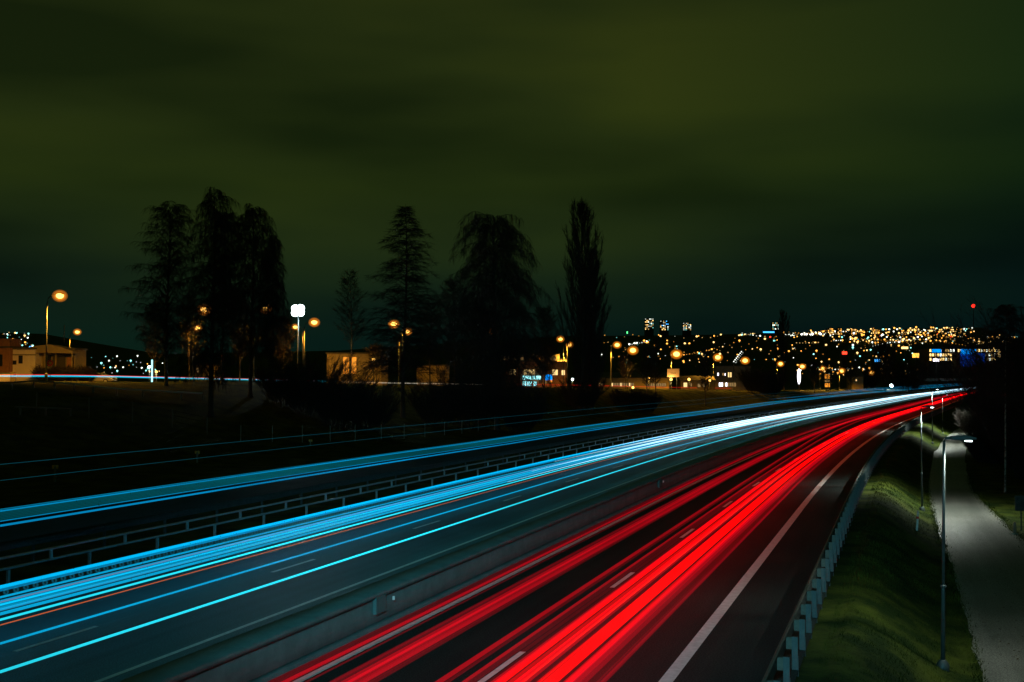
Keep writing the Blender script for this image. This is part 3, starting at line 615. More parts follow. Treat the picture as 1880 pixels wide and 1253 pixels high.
def make_tree(name, label, base, H, W, kind, seed, prof=None, clear=.18, dens=1., group=None, lean=0, bark='bark', thick=1., cat='tree', stems=1, parent_mat='twig'):
    rr = random.Random(seed); root = tag(empty(name, tuple(base)), label, cat, group)
    prof = prof or [(0,.5),(.3,1),(.6,.85),(.85,.5),(1,.08)]
    pt = [p[0] for p in prof]; pr = [p[1] for p in prof]
    def wid(t): return float(np.interp(t, pt, pr))*W
    tr = MB(); segs = []; tw = min(1.6, max(.7, math.hypot(base[0], base[1])/135))*{'weep':.85,'birch':.85,'conifer':.9,'poplar':.95}.get(kind, .85)
    for st in range(stems):
        az0 = rr.uniform(0, 6.28); sp = 0 if stems == 1 else W*.45
        off = (math.cos(az0)*sp*.12, math.sin(az0)*sp*.12)
        ph = rr.uniform(0, 6); amp = W*.04
        def tp(t, off=off, az0=az0, sp=sp, ph=ph, amp=amp):
            q = t**1.1
            return np.array([off[0]+math.cos(az0)*sp*q*.9+amp*math.sin(t*5+ph)-amp*math.sin(ph)+lean*t*t*H, off[1]+math.sin(az0)*sp*q*.9+amp*math.cos(t*4+ph)-amp*math.cos(ph), t*H])
        R0 = .0125*H*thick/(1 if stems == 1 else 1.6)
        ts = [0,.03]+[i/12 for i in range(1, 13)]
        tr.tube([tuple(tp(t)-np.array([0,0,.5 if t == 0 else 0])) for t in ts], [R0*(1.5 if t == 0 else 1)*(1-t)**.8+.012 for t in ts], 8)
        n1 = int({'poplar':92,'conifer':130,'weep':96,'birch':92,'bush':44,'oak':46}[kind]*dens/(stems**.6))
        for i in range(n1):
            t = clear + (1-clear)*(i+rr.random())/n1*.985; o = tp(t); az = i*2.399+rr.uniform(-.5,.5); L = wid(t)*rr.uniform(.55,1.12)
            if kind == 'poplar': e0, e1, L = .95, 1.42, max(L*2.3, .5)
            elif kind == 'conifer': q_ = rr.uniform(-.3, .4); e0, e1, L = .45+q_, -.35+q_, L*rr.uniform(.7, 1.2)
            elif kind == 'weep': e0, e1, L = 1.05, -1.0, L*1.35
            elif kind == 'birch': e0, e1, L = 1.25, -.15, L*1.35
            elif kind == 'oak': e0, e1, L = 1.15, .75, L*1.3; 
            else: e0, e1 = 1.1, .3
            L = min(L, (H*1.02-o[2])*1.4+.6) if kind in ('poplar','oak','bush','birch') else L
            if kind == 'bush':
                q_ = math.sqrt(rr.random())*W*.75; o = np.array([math.cos(az)*q_, math.sin(az)*q_, -.1]); L = H*rr.uniform(.55,1.05)*(1-.45*(q_/W)**2)/1.08; e0, e1 = rr.uniform(1.1,1.5), rr.uniform(.5,1.3)
            p = o.copy(); m = 6; chain = [p.copy()]
            for j in range(m):
                e = e0+(e1-e0)*(j/(m-1)) + rr.uniform(-.18,.18); a2 = az+rr.uniform(-.22,.22)
                p = p + np.array([math.cos(e)*math.cos(a2), math.cos(e)*math.sin(a2), math.sin(e)])*L*1.12/m; chain.append(p.copy())
            rb = min(.30*R0, .02+L*.012)*(1-t*.5)
            for j in range(m): segs.append((chain[j], chain[j+1], rb*(1-j/m)+.010, rb*(1-(j+1)/m)+.010))
            n2 = max(4, int((6 + L*2.1)*(.8 if kind == 'conifer' else 1)))
            for k in range(n2):
                f = .15+.85*(k+rr.random())/n2; q = min(m-1, int(f*m)); g = f*m-q; p = chain[q]*(1-g)+chain[q+1]*g
                L2 = (.28*L*(1.15-f*.6)+.3)*rr.uniform(.6,1.2); a2 = az+rr.choice((-1,1))*rr.uniform(.4,1.3)
                e = {'poplar':1.25,'conifer':.0,'weep':.0,'birch':.2,'oak':.55,'bush':.8}[kind]+rr.uniform(-.3,.3)
                c2 = [p]; 
                for j in range(3):
                    ee = e - (.55*j if kind == 'weep' else (.30*j if kind in ('birch','conifer') else -.05*j))
                    p = p + np.array([math.cos(ee)*math.cos(a2), math.cos(ee)*math.sin(a2), math.sin(ee)])*L2/3; c2.append(p)
                for j in range(3): segs.append((c2[j], c2[j+1], .014-.003*j, .011-.003*j))
                n3 = int(rr.uniform(5, 10))
                for x in range(n3):
                    f3 = (x+rr.random())/n3; q = min(2, int(f3*3)); p = c2[q]+(c2[q+1]-c2[q])*(f3*3-q); L3 = rr.uniform(.35,.95)*(.6+.02*H)
                    a3 = a2+rr.uniform(-1.3,1.3); e3 = {'poplar':1.2,'conifer':-.35,'weep':-1.25,'birch':-.8,'oak':.4,'bush':.7}[kind]+rr.uniform(-.5,.5)
                    if kind == 'weep': L3 *= 1.35
                    dv = np.array([math.cos(e3)*math.cos(a3), math.cos(e3)*math.sin(a3), math.sin(e3)]); p2 = p+dv*L3*.5
                    dv2 = dv+np.array([rr.uniform(-.3,.3), rr.uniform(-.3,.3), (-.5 if kind in ('weep','birch') else .1)]); dv2 /= np.linalg.norm(dv2)
                    segs.append((p, p2, .0165*tw, .013*tw)); segs.append((p2, p2+dv2*L3*.5, .013*tw, .006*tw))
    tr.build('trunk', M[bark], root, True)
    V, Fc = prisms(segs); link('crown', fastmesh('crown', V, Fc), M[parent_mat], root)
    return root
def tree_px(name, label, px, py, ytop, hw, kind, seed, Y=None, **k):
    if Y is None: b = hit(px, py)
    else: x = (px-CX)/F*Y; b = Vector((x, Y, gz(x, Y)))
    H = HC + ray(px, ytop).z/ray(px, ytop).y*b.y - b.z
    return make_tree(name, label, b, H, hw/F*b.y, kind, seed, **k)
BG = 'bare birches on the lit grass'
bp_ = [(0,.75),(.3,1.05),(.45,1),(.65,.85),(.82,.75),(.93,.55),(1,.15)]
tree_px('birch_tree', 'tall bare birch farthest left, its pale trunk lit beside the street', 306, 703, 378, 60, 'birch', 11, Y=122, prof=bp_, clear=.12, dens=1.25, bark='birch', group=BG, thick=.8)
tree_px('birch_tree', 'tallest bare birch with the thickest trunk, second from the left', 388, 712, 343, 55, 'weep', 12, Y=112, prof=bp_, clear=.14, dens=1.15, bark='bark', group=BG, thick=.9)
tree_px('birch_tree', 'slim birch just behind and right of the tallest birch', 408, 703, 392, 46, 'birch', 13, Y=128, prof=bp_, clear=.3, dens=1, bark='birch', group=BG, thick=.6)
tree_px('birch_tree', 'drooping bare birch left of the white floodlight', 460, 704, 376, 52, 'weep', 14, Y=124, prof=bp_, clear=.2, dens=1.2, group=BG, thick=.8)
tree_px('birch_tree', 'shorter drooping birch nearest the white floodlight', 500, 702, 428, 26, 'weep', 15, Y=128, prof=bp_, clear=.25, dens=.9, group=BG, thick=.6)
tree_px('larch_tree', 'bare pointed conifer with tiered branches in the middle of the photo', 740, 765, 374, 78, 'conifer', 21, Y=134, prof=[(0,1.1),(.25,1.15),(.45,1.05),(.55,.78),(.66,.66),(.8,.62),(.88,.38),(1,.04)], clear=.16, dens=1.6, thick=.75)
tree_px('weeping_birch', 'broad dense weeping birch left of the poplar', 912, 768, 403, 94, 'weep', 22, Y=142, prof=[(0,.7),(.25,.9),(.45,.95),(.6,.88),(.72,.68),(.85,.66),(.95,.58),(1,.4)], clear=.04, dens=2.3, thick=.9)
tree_px('poplar_tree', 'narrow upright poplar right of the weeping birch', 1068, 748, 380, 46, 'poplar', 23, Y=185, prof=[(0,.5),(.2,.85),(.4,1.0),(.55,.9),(.7,.6),(.82,.5),(.93,.25),(1,.04)], clear=.05, dens=1.15, thick=.7)
tree_px('poplar_tree', 'lower side stem of poplar leaning right of the main poplar', 1088, 748, 465, 30, 'poplar', 24, Y=187, prof=[(0,.6),(.4,1),(.8,.5),(1,.1)], clear=.05, dens=1., thick=.6)
tree_px('bare_tree', 'slender bare sapling between the floodlight and the orange windows', 643, 704, 500, 40, 'oak', 25, Y=160, clear=.3, dens=.6, bark='birch', thick=.5)
tree_px('bare_tree', 'bare tree filling the gap between conifer and weeping birch', 835, 720, 520, 48, 'oak', 26, Y=170, clear=.1, dens=1.1, thick=.6)
tree_px('bare_tree', 'bare tree between the weeping birch and the poplar', 1000, 735, 570, 42, 'oak', 27, Y=200, clear=.15, dens=1.0, thick=.6)
for k, (px, py, yt, hw, Y, lb) in enumerate(((282,698,560,36,150,'broad bare tree behind the leftmost birch'),(348,698,545,40,155,'broad bare tree between the first two birches'),(440,698,540,44,150,'broad bare tree behind the drooping birch'),(520,698,585,34,158,'broad bare tree behind the shorter drooping birch'),(790,704,560,36,172,'broad bare tree right of the conifer trunk'),(870,704,540,36,180,'broad bare tree behind the weeping birch'),(997,718,640,16,230,'thin young tree left of two in front of the cyan shop sign'),(1010,722,630,16,222,'thin young tree right of two in front of the cyan shop sign'),(1148,716,655,20,255,'low spreading bare tree with forked pale trunk right of the poplar'),(1188,735,640,18,225,'young bare tree left of the paired saplings above the bush'),(1204,732,622,14,230,'young bare tree with straight stem between two globe lamps'),(1295,730,640,18,250,'young bare tree below the rightmost globe lamp'),(940,700,628,26,262,'small tree with orange lit crown beside the shop'),(690,705,640,30,175,'small bare tree in front of the white globe lamp'),(1520,712,670,22,430,'small bare tree behind the stacked yellow signs'),(1560,712,675,22,480,'small bare tree lit orange right of the stacked yellow signs'),(1495,712,668,18,420,'small bare tree just right of the white pylon'))):
    tree_px('young_tree', lb, px, py, yt, hw, 'oak', 40+k, Y=Y, clear=.22, dens=.7, thick=.7, group='small bare trees along the street')
SG = 'leafless shrubs on the bank'
for k, (px, yt, hw, Y, lb) in enumerate(((525,650,34,124,'tangled bare shrub under the white floodlight'),(570,640,40,122,'largest tangled shrub right of the floodlight mast'),(625,668,34,120,'low shrub in front of the orange lit windows'),(675,690,34,122,'low dark shrub left of the conifer trunk'),(800,690,30,134,'dark shrub right of the conifer trunk'),(860,655,40,138,'tall dark shrub at the left foot of the weeping birch'),(955,715,26,140,'dark shrub at the right foot of the weeping birch'),(1065,690,34,183,'dense shrub around the foot of the poplar'),(1150,716,26,205,'dark bush on the bank below the yellow globe lamp'),(1180,722,24,205,'smaller dark bush right of the yellow globe lamp'),(1390,672,22,330,'dark rounded evergreen at the end of the long red streak'),(1412,680,18,335,'smaller dark rounded evergreen next to the slip road'))):
    tree_px('shrub', lb, px, 0, yt, hw, 'bush', 60+k, Y=Y, prof=[(0,.7),(.4,1),(.8,.7),(1,.4)], clear=.02, dens=1.25 if k < 8 else 2.4, thick=.5, stems=3, group=SG, cat='shrub')
tree_px('pointed_tree', 'dark pointed tree on the far skyline among the town lights', 1438, 0, 574, 17, 'poplar', 81, Y=520, clear=.05, dens=.7, thick=1.2)
tree_px('pointed_tree', 'pale bare pointed tree left of the blue lit store', 1625, 0, 636, 22, 'poplar', 82, Y=560, prof=[(0,.8),(.4,1),(.8,.6),(1,.1)], clear=.02, dens=.8, thick=1.2)
tree_px('dark_tree', 'broad dark tree just right of the pale pointed tree', 1665, 0, 652, 30, 'bush', 83, Y=600, clear=.02, dens=2.6, stems=3)
tree_px('dark_tree', 'dark round tree left of the pale pointed tree', 1590, 0, 664, 22, 'bush', 84, Y=600, clear=.02, dens=2.2, stems=3)
# right of the footpath
tree_px('birch_tree', 'slender white barked birch with crossing stems near the right edge', 1845, 905, 560, 42, 'birch', 90, prof=bp_, clear=.42, dens=.8, bark='birch', thick=.42, lean=.03)
for k, (px, py, yt, hw, lb) in enumerate(((1864,832,722,26,'dark tree leaning over the far bend of the footpath'),(1876,828,690,34,'dense dark tree second along the right of the footpath'),(1872,850,628,42,'large dark tree behind the white barked birch'),(1880,820,600,60,'dark tree cut off by the right edge of the photo'),(1885,790,650,34,'far dark tree at the end of the red streaks'),(1905,880,560,60,'dark tree whose branches enter from the right edge'))):
    tree_px('woodland_tree', lb, px, py, yt, hw, 'bush' if k % 2 else 'oak', 91+k, clear=.12, dens=2.2, thick=.9, group='dark trees right of the footpath', stems=1+k % 2)
for k, (px, py, hw, yt, lb) in enumerate(((1790,800,20,750,'low dark bush where the footpath disappears'),(1815,850,26,790,'dark undergrowth bush below the leaning tree'),(1868,860,30,780,'dark undergrowth bush near the right edge'),(1850,822,26,775,'dark undergrowth bush between the trees'))):
    tree_px('undergrowth_bush', lb, px, py, yt, hw, 'bush', 110+k, clear=.02, dens=2.6, thick=.4, stems=3, group='bushes right of the footpath', cat='shrub')

# ------------------------------------------------------------------ buildings along the street
def house(name, label, px0, px1, ytop, Y, depth, wall, windows=(), roof='flat', base=None, cat='building', group=None):
    a = at(px0, ytop, Y); b = at(px1, ytop, Y); zb = gz((a.x+b.x)/2, Y) if base is None else base
    t = tag(empty(name, ((a.x+b.x)/2, Y, zb)), label, cat, group); W = (b.x-a.x)/2; H = a.z-zb
    MB().box(-W, W, 0, depth, -1.5, H).build('wall', M[wall], t)
    if roof == 'flat':
        rf = MB().box(-W-.15, W+.15, -.15, depth+.15, H+.003, H+.22).build('roof', M['roof'], t)
    else:
        rf = MB().prism([(-.3,H+.003),(depth/2,H+roof),(depth+.3,H+.003)], -W-.3, W+.3).build('roof', M['roof'], t)
    for (x0, x1, y0, y1, mt) in windows:       # pixels
        p = at(x0, y1, Y); q = at(x1, y0, Y); X0, X1, Z0, Z1 = p.x-t.location.x, q.x-t.location.x, p.z-zb, q.z-zb
        f = .06 if X1-X0 < 2.5 else .09
        wn = MB().box(X0-f, X1+f, -.06, -.003, Z0-f, Z1+f).build('window', M['black'], t)
        MB().box(X0, X1, -.075, -.063, Z0, Z1).build('pane', M[mt], wn)
        nb = max(1, int((X1-X0)/1.1))
        if X1-X0 > 1.2:
            m = MB()
            for k in range(1, nb+1): xx = X0+(X1-X0)*k/(nb+1); m.box(xx-.04, xx+.04, -.095, -.078, Z0, Z1)
            m.build('mullion', M['black'], wn)
    return t, W, H
t, W, H = house('white_building', 'small white flat roofed building with two little windows at left', 18, 65, 642, 150, 9, 'white_wall', [(35,41,654,667,'glass'),(24,29.5,663,669,'glass')])
MB().box(-W-.05, W+.05, -.08, -.003, H-.75, H-.60).build('ledge', M['grey_wall'], t); MB().box(-W,W,-.03,-.002,-.2,.35).build('plinth', M['brick'], t)
t, W, H = house('brick_building', 'orange lit brick building cut off by the left edge of the photo', -30, 17.5, 639, 149, 8, 'brick', [(-6,4,652,672,'glass')])
MB().box(-W*.1, W*.9, .5, 4, H+.22, H+1.2).build('roof_block', M['brick'], t)
t, W, H = house('canopy_building', 'low yellowish building with a wide canopy and garage doors', 66, 138, 642, 152, 4, 'cream_wall', [(88,94,653,672,'glass'),(97,120,655,683,'dark_wall'),(123,135,656,683,'brick')])
MB().prism([(-W-.1,H+.30),(-W*.1,H+.62),(W*.55,H+.25),(W+.3,H-.25),(W+.3,H-.55),(-W-.1,H-.45)], -1.8, 2.2, 'y').build('canopy', M['cream_wall'], t)
for x in (-W, -W*.3, W*.25, W+.2): MB().box(x-.07,x+.07,-1.6,-1.46,-.5,H-.6).build('column', M['cream_wall'], t)
MB().tube([(W*.35,.5,H+.9),(W*.35,.5,H+3.2)], .05, 6).build('vent_pipe', M['zinc_dull'], t)
# low wall, shrubs, stop sign, parked car
b = at(28, 690, 140); t = tag(empty('garden_wall', (b.x, 140, gz(b.x, 140))), 'low pale wall with an orange lit end pillar at far left', 'wall')
MB().box(-5, -.5, -.15, .15, -.5, 1.05).build('wall_panel', M['white_wall'], t); MB().box(-.49, 0, -.25, .25, -.5, 1.25).build('pillar', M['cream_wall'], t); MB().box(-5,-.5,-.2,.2,1.053,1.15).build('coping', M['concrete'], t)
for k, (px, w_) in enumerate(((86,1.0),(113,1.3),(150,.8))):
    tree_px('clipped_shrub', ['left clipped shrub in front of the canopy building','middle clipped shrub in front of the canopy building','right clipped shrub in front of the canopy building'][k], px, 0, 674, w_*11, 'bush', 130+k, Y=148, clear=.02, dens=2.4, thick=.4, stems=3, group='clipped shrubs by the canopy building', cat='shrub')
b = at(92, 697, 126); t = tag(empty('round_road_sign', (b.x, 126, gz(b.x,126))), 'round red road sign on a thin pole in front of the canopy building', 'road sign'); Hs = at(92, 667, 126).z-t.location.z
MB().tube([(0,0,-.3),(0,0,Hs+.5)], .035, 8).build('pole', M['zinc_dull'], t)
me = MB(); me.tube([(0,-.045,Hs),(0,-.07,Hs)], .32, 24); me.build('sign_plate', M['red_paint'], t); me = MB(); me.tube([(0,-.071,Hs),(0,-.075,Hs)], .17, 20); me.build('sign_centre', M['amber_reflector'], t)
def car(label, loc, rz):
    t = tag(empty('parked_car', loc, rz), label, 'car'); m = MB()
    body = [(-2.1,.32),(-2.15,.62),(-2.0,.88),(-1.3,.98),(-.75,1.36),(.35,1.42),(1.15,1.08),(1.95,.92),(2.15,.68),(2.15,.32)]
    m.prism([(a, b) for a, b in body], -.82, .82, 'y'); m.build('body', M['car_paint'], t, bevel=.07)
    MB().prism([(-1.15,.99),(-.72,1.30),(.33,1.36),(.98,1.05)], -.835, -.823, 'y').build('side_window', M['glass'], t)
    for x in (-1.35, 1.35):
        for y in (-.78, .78):
            w_ = MB(); w_.tube([(x,y-.1,.32),(x,y+.1,.32)], .32, 18); o = w_.build('wheel', M['rubber'], t); w_ = MB(); w_.tube([(x,y-.115 if y<0 else y+.101,.32),(x,y-.101 if y<0 else y+.115,.32)], .19, 14); w_.build('rim', M['zinc'], o)
    for y in (-.6,.6): MB().ellip((2.1,y,.72),(.1,.17,.09)).build('headlight', M['white_paint'], t, True)
    return t
b = at(181, 688, 150); car('pale silver car parked right of the canopy building', (b.x, 150, gz(b.x,150)), -.12)
# thin cyan column, distant small lamps
b = at(279, 690, 186); t = tag(empty('light_column', (b.x,186,gz(b.x,186))), 'thin upright cyan white light column left of the first birch', 'sign'); Hs = at(279,661,186).z-t.location.z
MB().box(-.12,.12,-.1,.1,-.2,.25).build('base', M['pole'], t); MB().box(-.10,.10,-.07,.07,.253,Hs).build('light_tube', M['cyansign'], t)
house('orange_lit_building', 'dim building with two tall glowing orange windows behind the bushes', 600, 700, 650, 215, 12, 'cream_wall', [(630,641,656,687,'orangewin'),(643.5,654.5,656,687,'orangewin')])
house('dim_building', 'low dim building with a long wall right of the conifer trunk', 765, 820, 672, 230, 10, 'cream_wall', [])
house('dim_building', 'small dim building behind the birch trunks', 358, 382, 671, 205, 8, 'cream_wall', [(361,365,676,684,'dimwin')])
t, W, H = house('shop_building', 'two storey brick building with warm lit windows and a cyan shop sign', 926, 1040, 664, 262, 14, 'brick',
  [(935.5,941,679,688.5,'warmwin'),(943,947.5,678,688.5,'warmwin'),(962,968,679,688,'warmwin'),(969.5,974,679,688,'warmwin'),(975.5,981,679,688,'warmwin'),(1014,1024,679,689,'warmwin'),(1031,1037,680,689,'warmwin'),(959,966,700,709,'cyansign'),(968,976,701,709,'cyansign'),(979,985,701,709,'cyansign'),(1000,1004,697,705,'dimwin')], roof=.9)
dz = at(0, 658, 262).z - t.location.z
dm = MB().box(-W*.98, W*.78, 1, 5, H+.1, dz+.9).build('dormer', M['grey_wall'], t)
for x0, x1 in ((925,934),(943,947),(955,961),(990,993),(995,999),(1007,1012),(1012.7,1016),(1016.7,1021)):
    a = at(x0, 661, 262).x-t.location.x; b = at(x1, 661, 262).x-t.location.x
    MB().box(a, b, .93, .997, dz-.4, dz+.35).build('dormer_window', M['dimwin'] if x0 % 2 else M['orangewin'], t)
a = at(958, 697, 262); b = at(993, 690.5, 262)
sg = MB().box(a.x-t.location.x, b.x-t.location.x, -.5, -.1, a.z-t.location.z, b.z-t.location.z).build('shop_sign', M['cyansign'], t)
a = at(1007, 702, 252); q = tag(empty('blue_sign', (a.x,252,gz(a.x,252))), 'small blue and orange lit sign on posts left of the pale globe lamp', 'sign')
MB().tube([(-.4,0,-.2),(-.4,0,2.6)], .05, 6).build('post', M['pole'], q); MB().box(-.8,.8,-.08,.08,1.9,3.1).build('panel', M['bluesign'], q); MB().box(.1,.8,-.09,-.083,1.5,1.95).build('lower_panel', M['orangewin'], q)
wn = []
for a_ in ((1098,1102),(1104,1107),): wn.append((a_[0], a_[1], 703, 709, 'dimwin'))
for k in range(13): wn.append((1123+k*3.2, 1125+k*3.2, 703.5, 709.5, 'dimwin' if k % 5 else 'warmwin'))
for k in range(9): wn.append((1186+k*4.2, 1189+k*4.2, 704, 710, 'dimwin'))
house('factory_building', 'long low building with a row of small lit windows right of the poplar', 1092, 1228, 694, 330, 12, 'cream_wall', wn, roof=1.6)
house('factory_annexe', 'low yellowish annexe with bright doorway between globe lamps', 1250, 1312, 698, 335, 10, 'cream_wall', [(1255,1261.5,703,711,'warmwin'),(1268,1270,704,710,'dimwin'),(1281,1286,705,711,'dimwin'),(1290,1295,705,711,'dimwin')], roof=1.2)
house('office_building', 'two storey office with pale lit windows right of the globe lamps', 1313, 1378, 673, 368, 14, 'grey_wall',
  [(1317,1319.5,685,690,'whitesign'),(1326,1329,685,690,'dimwin'),(1330.5,1332,686,690,'whitesign'),(1336.5,1339,684,693,'warmwin'),(1340.5,1343,684,693,'warmwin')]+[(1320+k*4, 1323+k*4, 703, 710, 'whitesign' if k in (0, 1, 3) else 'dimwin') for k in range(8)]+[(1369,1372,703,710,'cyansign')])
# slanted row of lights on a gantry
a = at(1347, 664, 360); b = at(1361, 646, 360); t = tag(empty('light_gantry', (a.x, 360, gz(a.x,360))), 'slanted row of small white lights on a tall lattice arm', 'crane')
z0, z1 = a.z-t.location.z, b.z-t.location.z; dx = b.x-a.x
MB().tube([(0,0,-.3),(0,0,z0)], .12, 8).build('mast', M['pole'], t); MB().tube([(0,0,z0),(dx,0,z1)], .08, 6).build('arm', M['pole'], t)
for k in range(7):
    f = k/6; MB().ellip((dx*f,-.15,z0+(z1-z0)*f),(.16,.12,.16), 8, 6).build('lamp', M['whitebright'], t)
    MB().ellip((dx*f+.45,-.15,z0+(z1-z0)*f-.35),(.12,.1,.12), 8, 6).build('lamp', M['whitedim'], t)
# billboard
a = at(1225, 693, 300); b = at(1247, 677.5, 300); x0 = (a.x+b.x)/2; t = tag(empty('billboard', (x0,300,gz(x0,300))), 'orange lit rectangular billboard with a short dark line of lettering', 'billboard')
w_ = (b.x-a.x)/2; z0, z1 = a.z-t.location.z, b.z-t.location.z
for x in (-w_*.6, w_*.6): MB().tube([(x,.1,-.3),(x,.1,z0+.5)], .09, 8).build('post', M['pole'], t)
MB().box(-w_, w_, -.08, .08, z0, z1).build('panel', pmat('billboard_face', (.72,.50,.28), .7), t)
m = MB()
for k in range(6): m.box(-w_*.45+k*w_*.15, -w_*.45+k*w_*.15+w_*.10, -.09, -.083, z0+(z1-z0)*.44, z0+(z1-z0)*.53)
m.build('lettering', M['black'], t)
plight('billboard_light', 'SPOT', (0, -2.5, z0-.6), (1,.5,.12), 260, t, .1, 2.4).rotation_euler = (math.radians(140), 0, 0)
# glowing pylon and stacked signs
a = at(1467, 706, 455); b = at(1465, 677, 455); t = tag(empty('glowing_pylon', (a.x,455,gz(a.x,455))), 'tall rounded glowing white pylon sign beside the street', 'sign'); z0, z1 = a.z-t.location.z, b.z-t.location.z
MB().tube([(0,0,-.5),(0,0,z0)], .25, 8).build('stem', M['pole'], t); MB().ellip((0,0,(z0+z1)/2),(.66,.35,(z1-z0)/2), 16, 12).build('lit_panel', M['whitesign'], t, True)
a = at(1519, 711, 480); t = tag(empty('stacked_sign', (a.x,480,gz(a.x,480))), 'upright stack of lit yellow sign boxes with a dark gap', 'sign')
for y0, y1, mt in ((695.5,687,'orangewin'),(702,697.5,'dimwin'),(711,704,'orangewin')):
    z0, z1 = at(0,y0,480).z-t.location.z, at(0,y1,480).z-t.location.z
    MB().box(-1, 1, -.15, .15, z0, z1).build('sign_box', M[mt], t)
MB().box(-1.1,-1.01,-.1,.1,-.5,z1+4.5).build('side_post', M['pole'], t); MB().box(1.01,1.1,-.1,.1,-.5,z1+4.5).build('side_post', M['pole'], t)
# gabled house near (1575,690)
house('gabled_house', 'dim gabled house right of the stacked yellow signs', 1565, 1585, 692, 560, 10, 'cream_wall', [(1571,1573,697,700,'warmwin')], roof=3.2)
# road bridge crossing the motorway far away
p0 = at(1648, 698, 640); p1 = at(1850, 697, 760); t = tag(empty('road_bridge', ((p0.x+p1.x)/2, 700, 0)), 'dim flat road bridge crossing the motorway in the distance', 'bridge')
c = Vector(((p0.x+p1.x)/2, 700, 0)); dv = (p1-p0); L = dv.length/2+8; ang = math.atan2(dv.y, dv.x); t.rotation_euler[2] = ang
MB().box(-L, L, -4, 4, 4.9, 5.7).build('deck', M['concrete'], t); MB().box(-L, L, -4.1, -4.003, 5.5, 6.5).build('parapet', M['grey_wall'], t)
for f in (-.66, .20, .62): MB().box(f*L-.7, f*L+.7, -1.5, 1.5, -.5, 4.897).build('pier', M['dark_wall'], t)

# ------------------------------------------------------------------ the far hillside town
def block(name, label, px0, px1, y0, y1, Y, nx, ny, p, mats, group=None, cat='tower block', seed=0, wall='dark_wall', depth=14):
    a = at(px0, y1, Y); b = at(px1, y0, Y); x0 = (a.x+b.x)/2; zb = min(a.z, gz(x0, Y)); W = (b.x-a.x)/2; z0 = a.z-zb; H = b.z-zb
    t = tag(empty(name, (x0, Y, zb)), label, cat, group); MB().box(-W, W, 0, depth, -10, H).build('wall', M[wall], t)
    MB().box(-W*.4, W*.4, 3, 9, H+.01, H+2.2).build('roof_block', M[wall], t)
    rr = random.Random(seed); cw, ch = 2*W/nx, (H-z0)/ny
    for i in range(nx):
        for j in range(ny):
            if rr.random() < p:
                x = -W+cw*(i+.5); z = z0+ch*(j+.5); mt = rr.choice(mats)
                MB().box(x-cw*.32, x+cw*.32, -.12, -.02, z-ch*.30, z+ch*.30).build('lit_window', M[mt], t)
    return t
wm = ['amberbright','amberdim','whitebright','ambderdim' if False else 'amberdim','whitedim','tealdim']
block('tower_block', 'leftmost and tallest of the three lit towers on the skyline', 1184, 1200, 585, 606, 3050, 6, 8, .75, wm, 'tower blocks on the skyline', seed=1)
block('tower_block', 'middle of the three lit towers, with a blue glow', 1212, 1227.5, 589, 607, 3050, 6, 7, .65, wm+['bluebright'], 'tower blocks on the skyline', seed=2)
block('tower_block', 'rightmost and shortest of the three lit towers on the skyline', 1254, 1269, 593, 607, 3050, 6, 6, .7, wm, 'tower blocks on the skyline', seed=3)
for k, (a0, a1, y0, y1, lb) in enumerate(((1520,1532,603,615,'first lit apartment block right of the skyline tree'),(1537,1545,603,615,'second lit apartment block right of the skyline tree'),(1563,1573,604,620,'third lit apartment block with orange windows right of the skyline tree'),(1600,1612,605,616,'fourth lit apartment block along the ridge'),(1655,1668,606,618,'fifth lit apartment block along the ridge'),(1722,1732,604,618,'sixth lit apartment block along the ridge'),(1744,1756,604,618,'seventh apartment block with evenly lit orange windows'),(1418,1430,592,606,'pale lit block just left of the dark skyline tree'))):
    block('apartment_block', lb, a0, a1, y0, y1, 2700, 5, 4, .7, ['orangebright','amberbright','amberdim','orangedim'] if k < 7 else ['whitebright','tealdim','amberdim'], 'lit apartment blocks on the ridge', 'apartment block', 20+k)
# multi-storey car park with blue store sign
t = block('car_park', 'long multi storey car park with rows of warm ceiling lights near the right', 1706, 1838, 640, 664, 1100, 28, 3, .93, ['amberbright','amberbright','whitebright','amberdim'], None, 'car park', 31, 'dark_wall', 30)
def litbox(name, label, x0, x1, y0, y1, Y, mt, cat='sign', d=1.0, back=None):
    a = at(x0, y1, Y); b = at(x1, y0, Y); xc = (a.x+b.x)/2; zb = gz(xc, Y); t = tag(empty(name, (xc, Y, zb)), label, cat)
    MB().box(-(b.x-a.x)/2, (b.x-a.x)/2, -d/2, 0, a.z-zb, b.z-zb).build('lit_panel', M[mt], t)
    if back: MB().box(-(b.x-a.x)/2*1.02, (b.x-a.x)/2*1.02, .02, back, -1, b.z-zb+.6).build('wall', M['dark_wall'], t)
    else: MB().box(-.3, .3, .02, .5, -1, a.z-zb+.3).build('support', M['pole'], t)
    return t
M['blueface'] = emat('blue_lit_facade', (.0, .05, .42), 1.0)
t = litbox('blue_store', 'big store with a deep blue lit facade under a bright blue sign', 1763, 1808, 649, 673, 1070, 'blueface', 'store', 1, 20)
a = at(1764, 650.5, 1068); b = at(1792, 641.5, 1068); MB().box(a.x-t.location.x, b.x-t.location.x, -3, -2.05, a.z-t.location.z, b.z-t.location.z).build('store_sign', M['bluesign'], t)
litbox('blue_sign', 'bright cyan blue sign at the left end of the car park', 1711, 1728, 641.5, 647.5, 1060, 'bluesign')
litbox('white_sign', 'small white and red lit sign below the blue sign of the car park', 1713, 1724, 659, 664, 1055, 'whitesign')
litbox('tall_sign', 'tall narrow glowing amber white sign at the right end of the car park', 1831, 1836, 642, 658, 1050, 'amberbright')
litbox('red_sign', 'small glowing red sign on a dark building below the ridge', 1546, 1555, 646, 651, 1150, 'redbright', back=8)
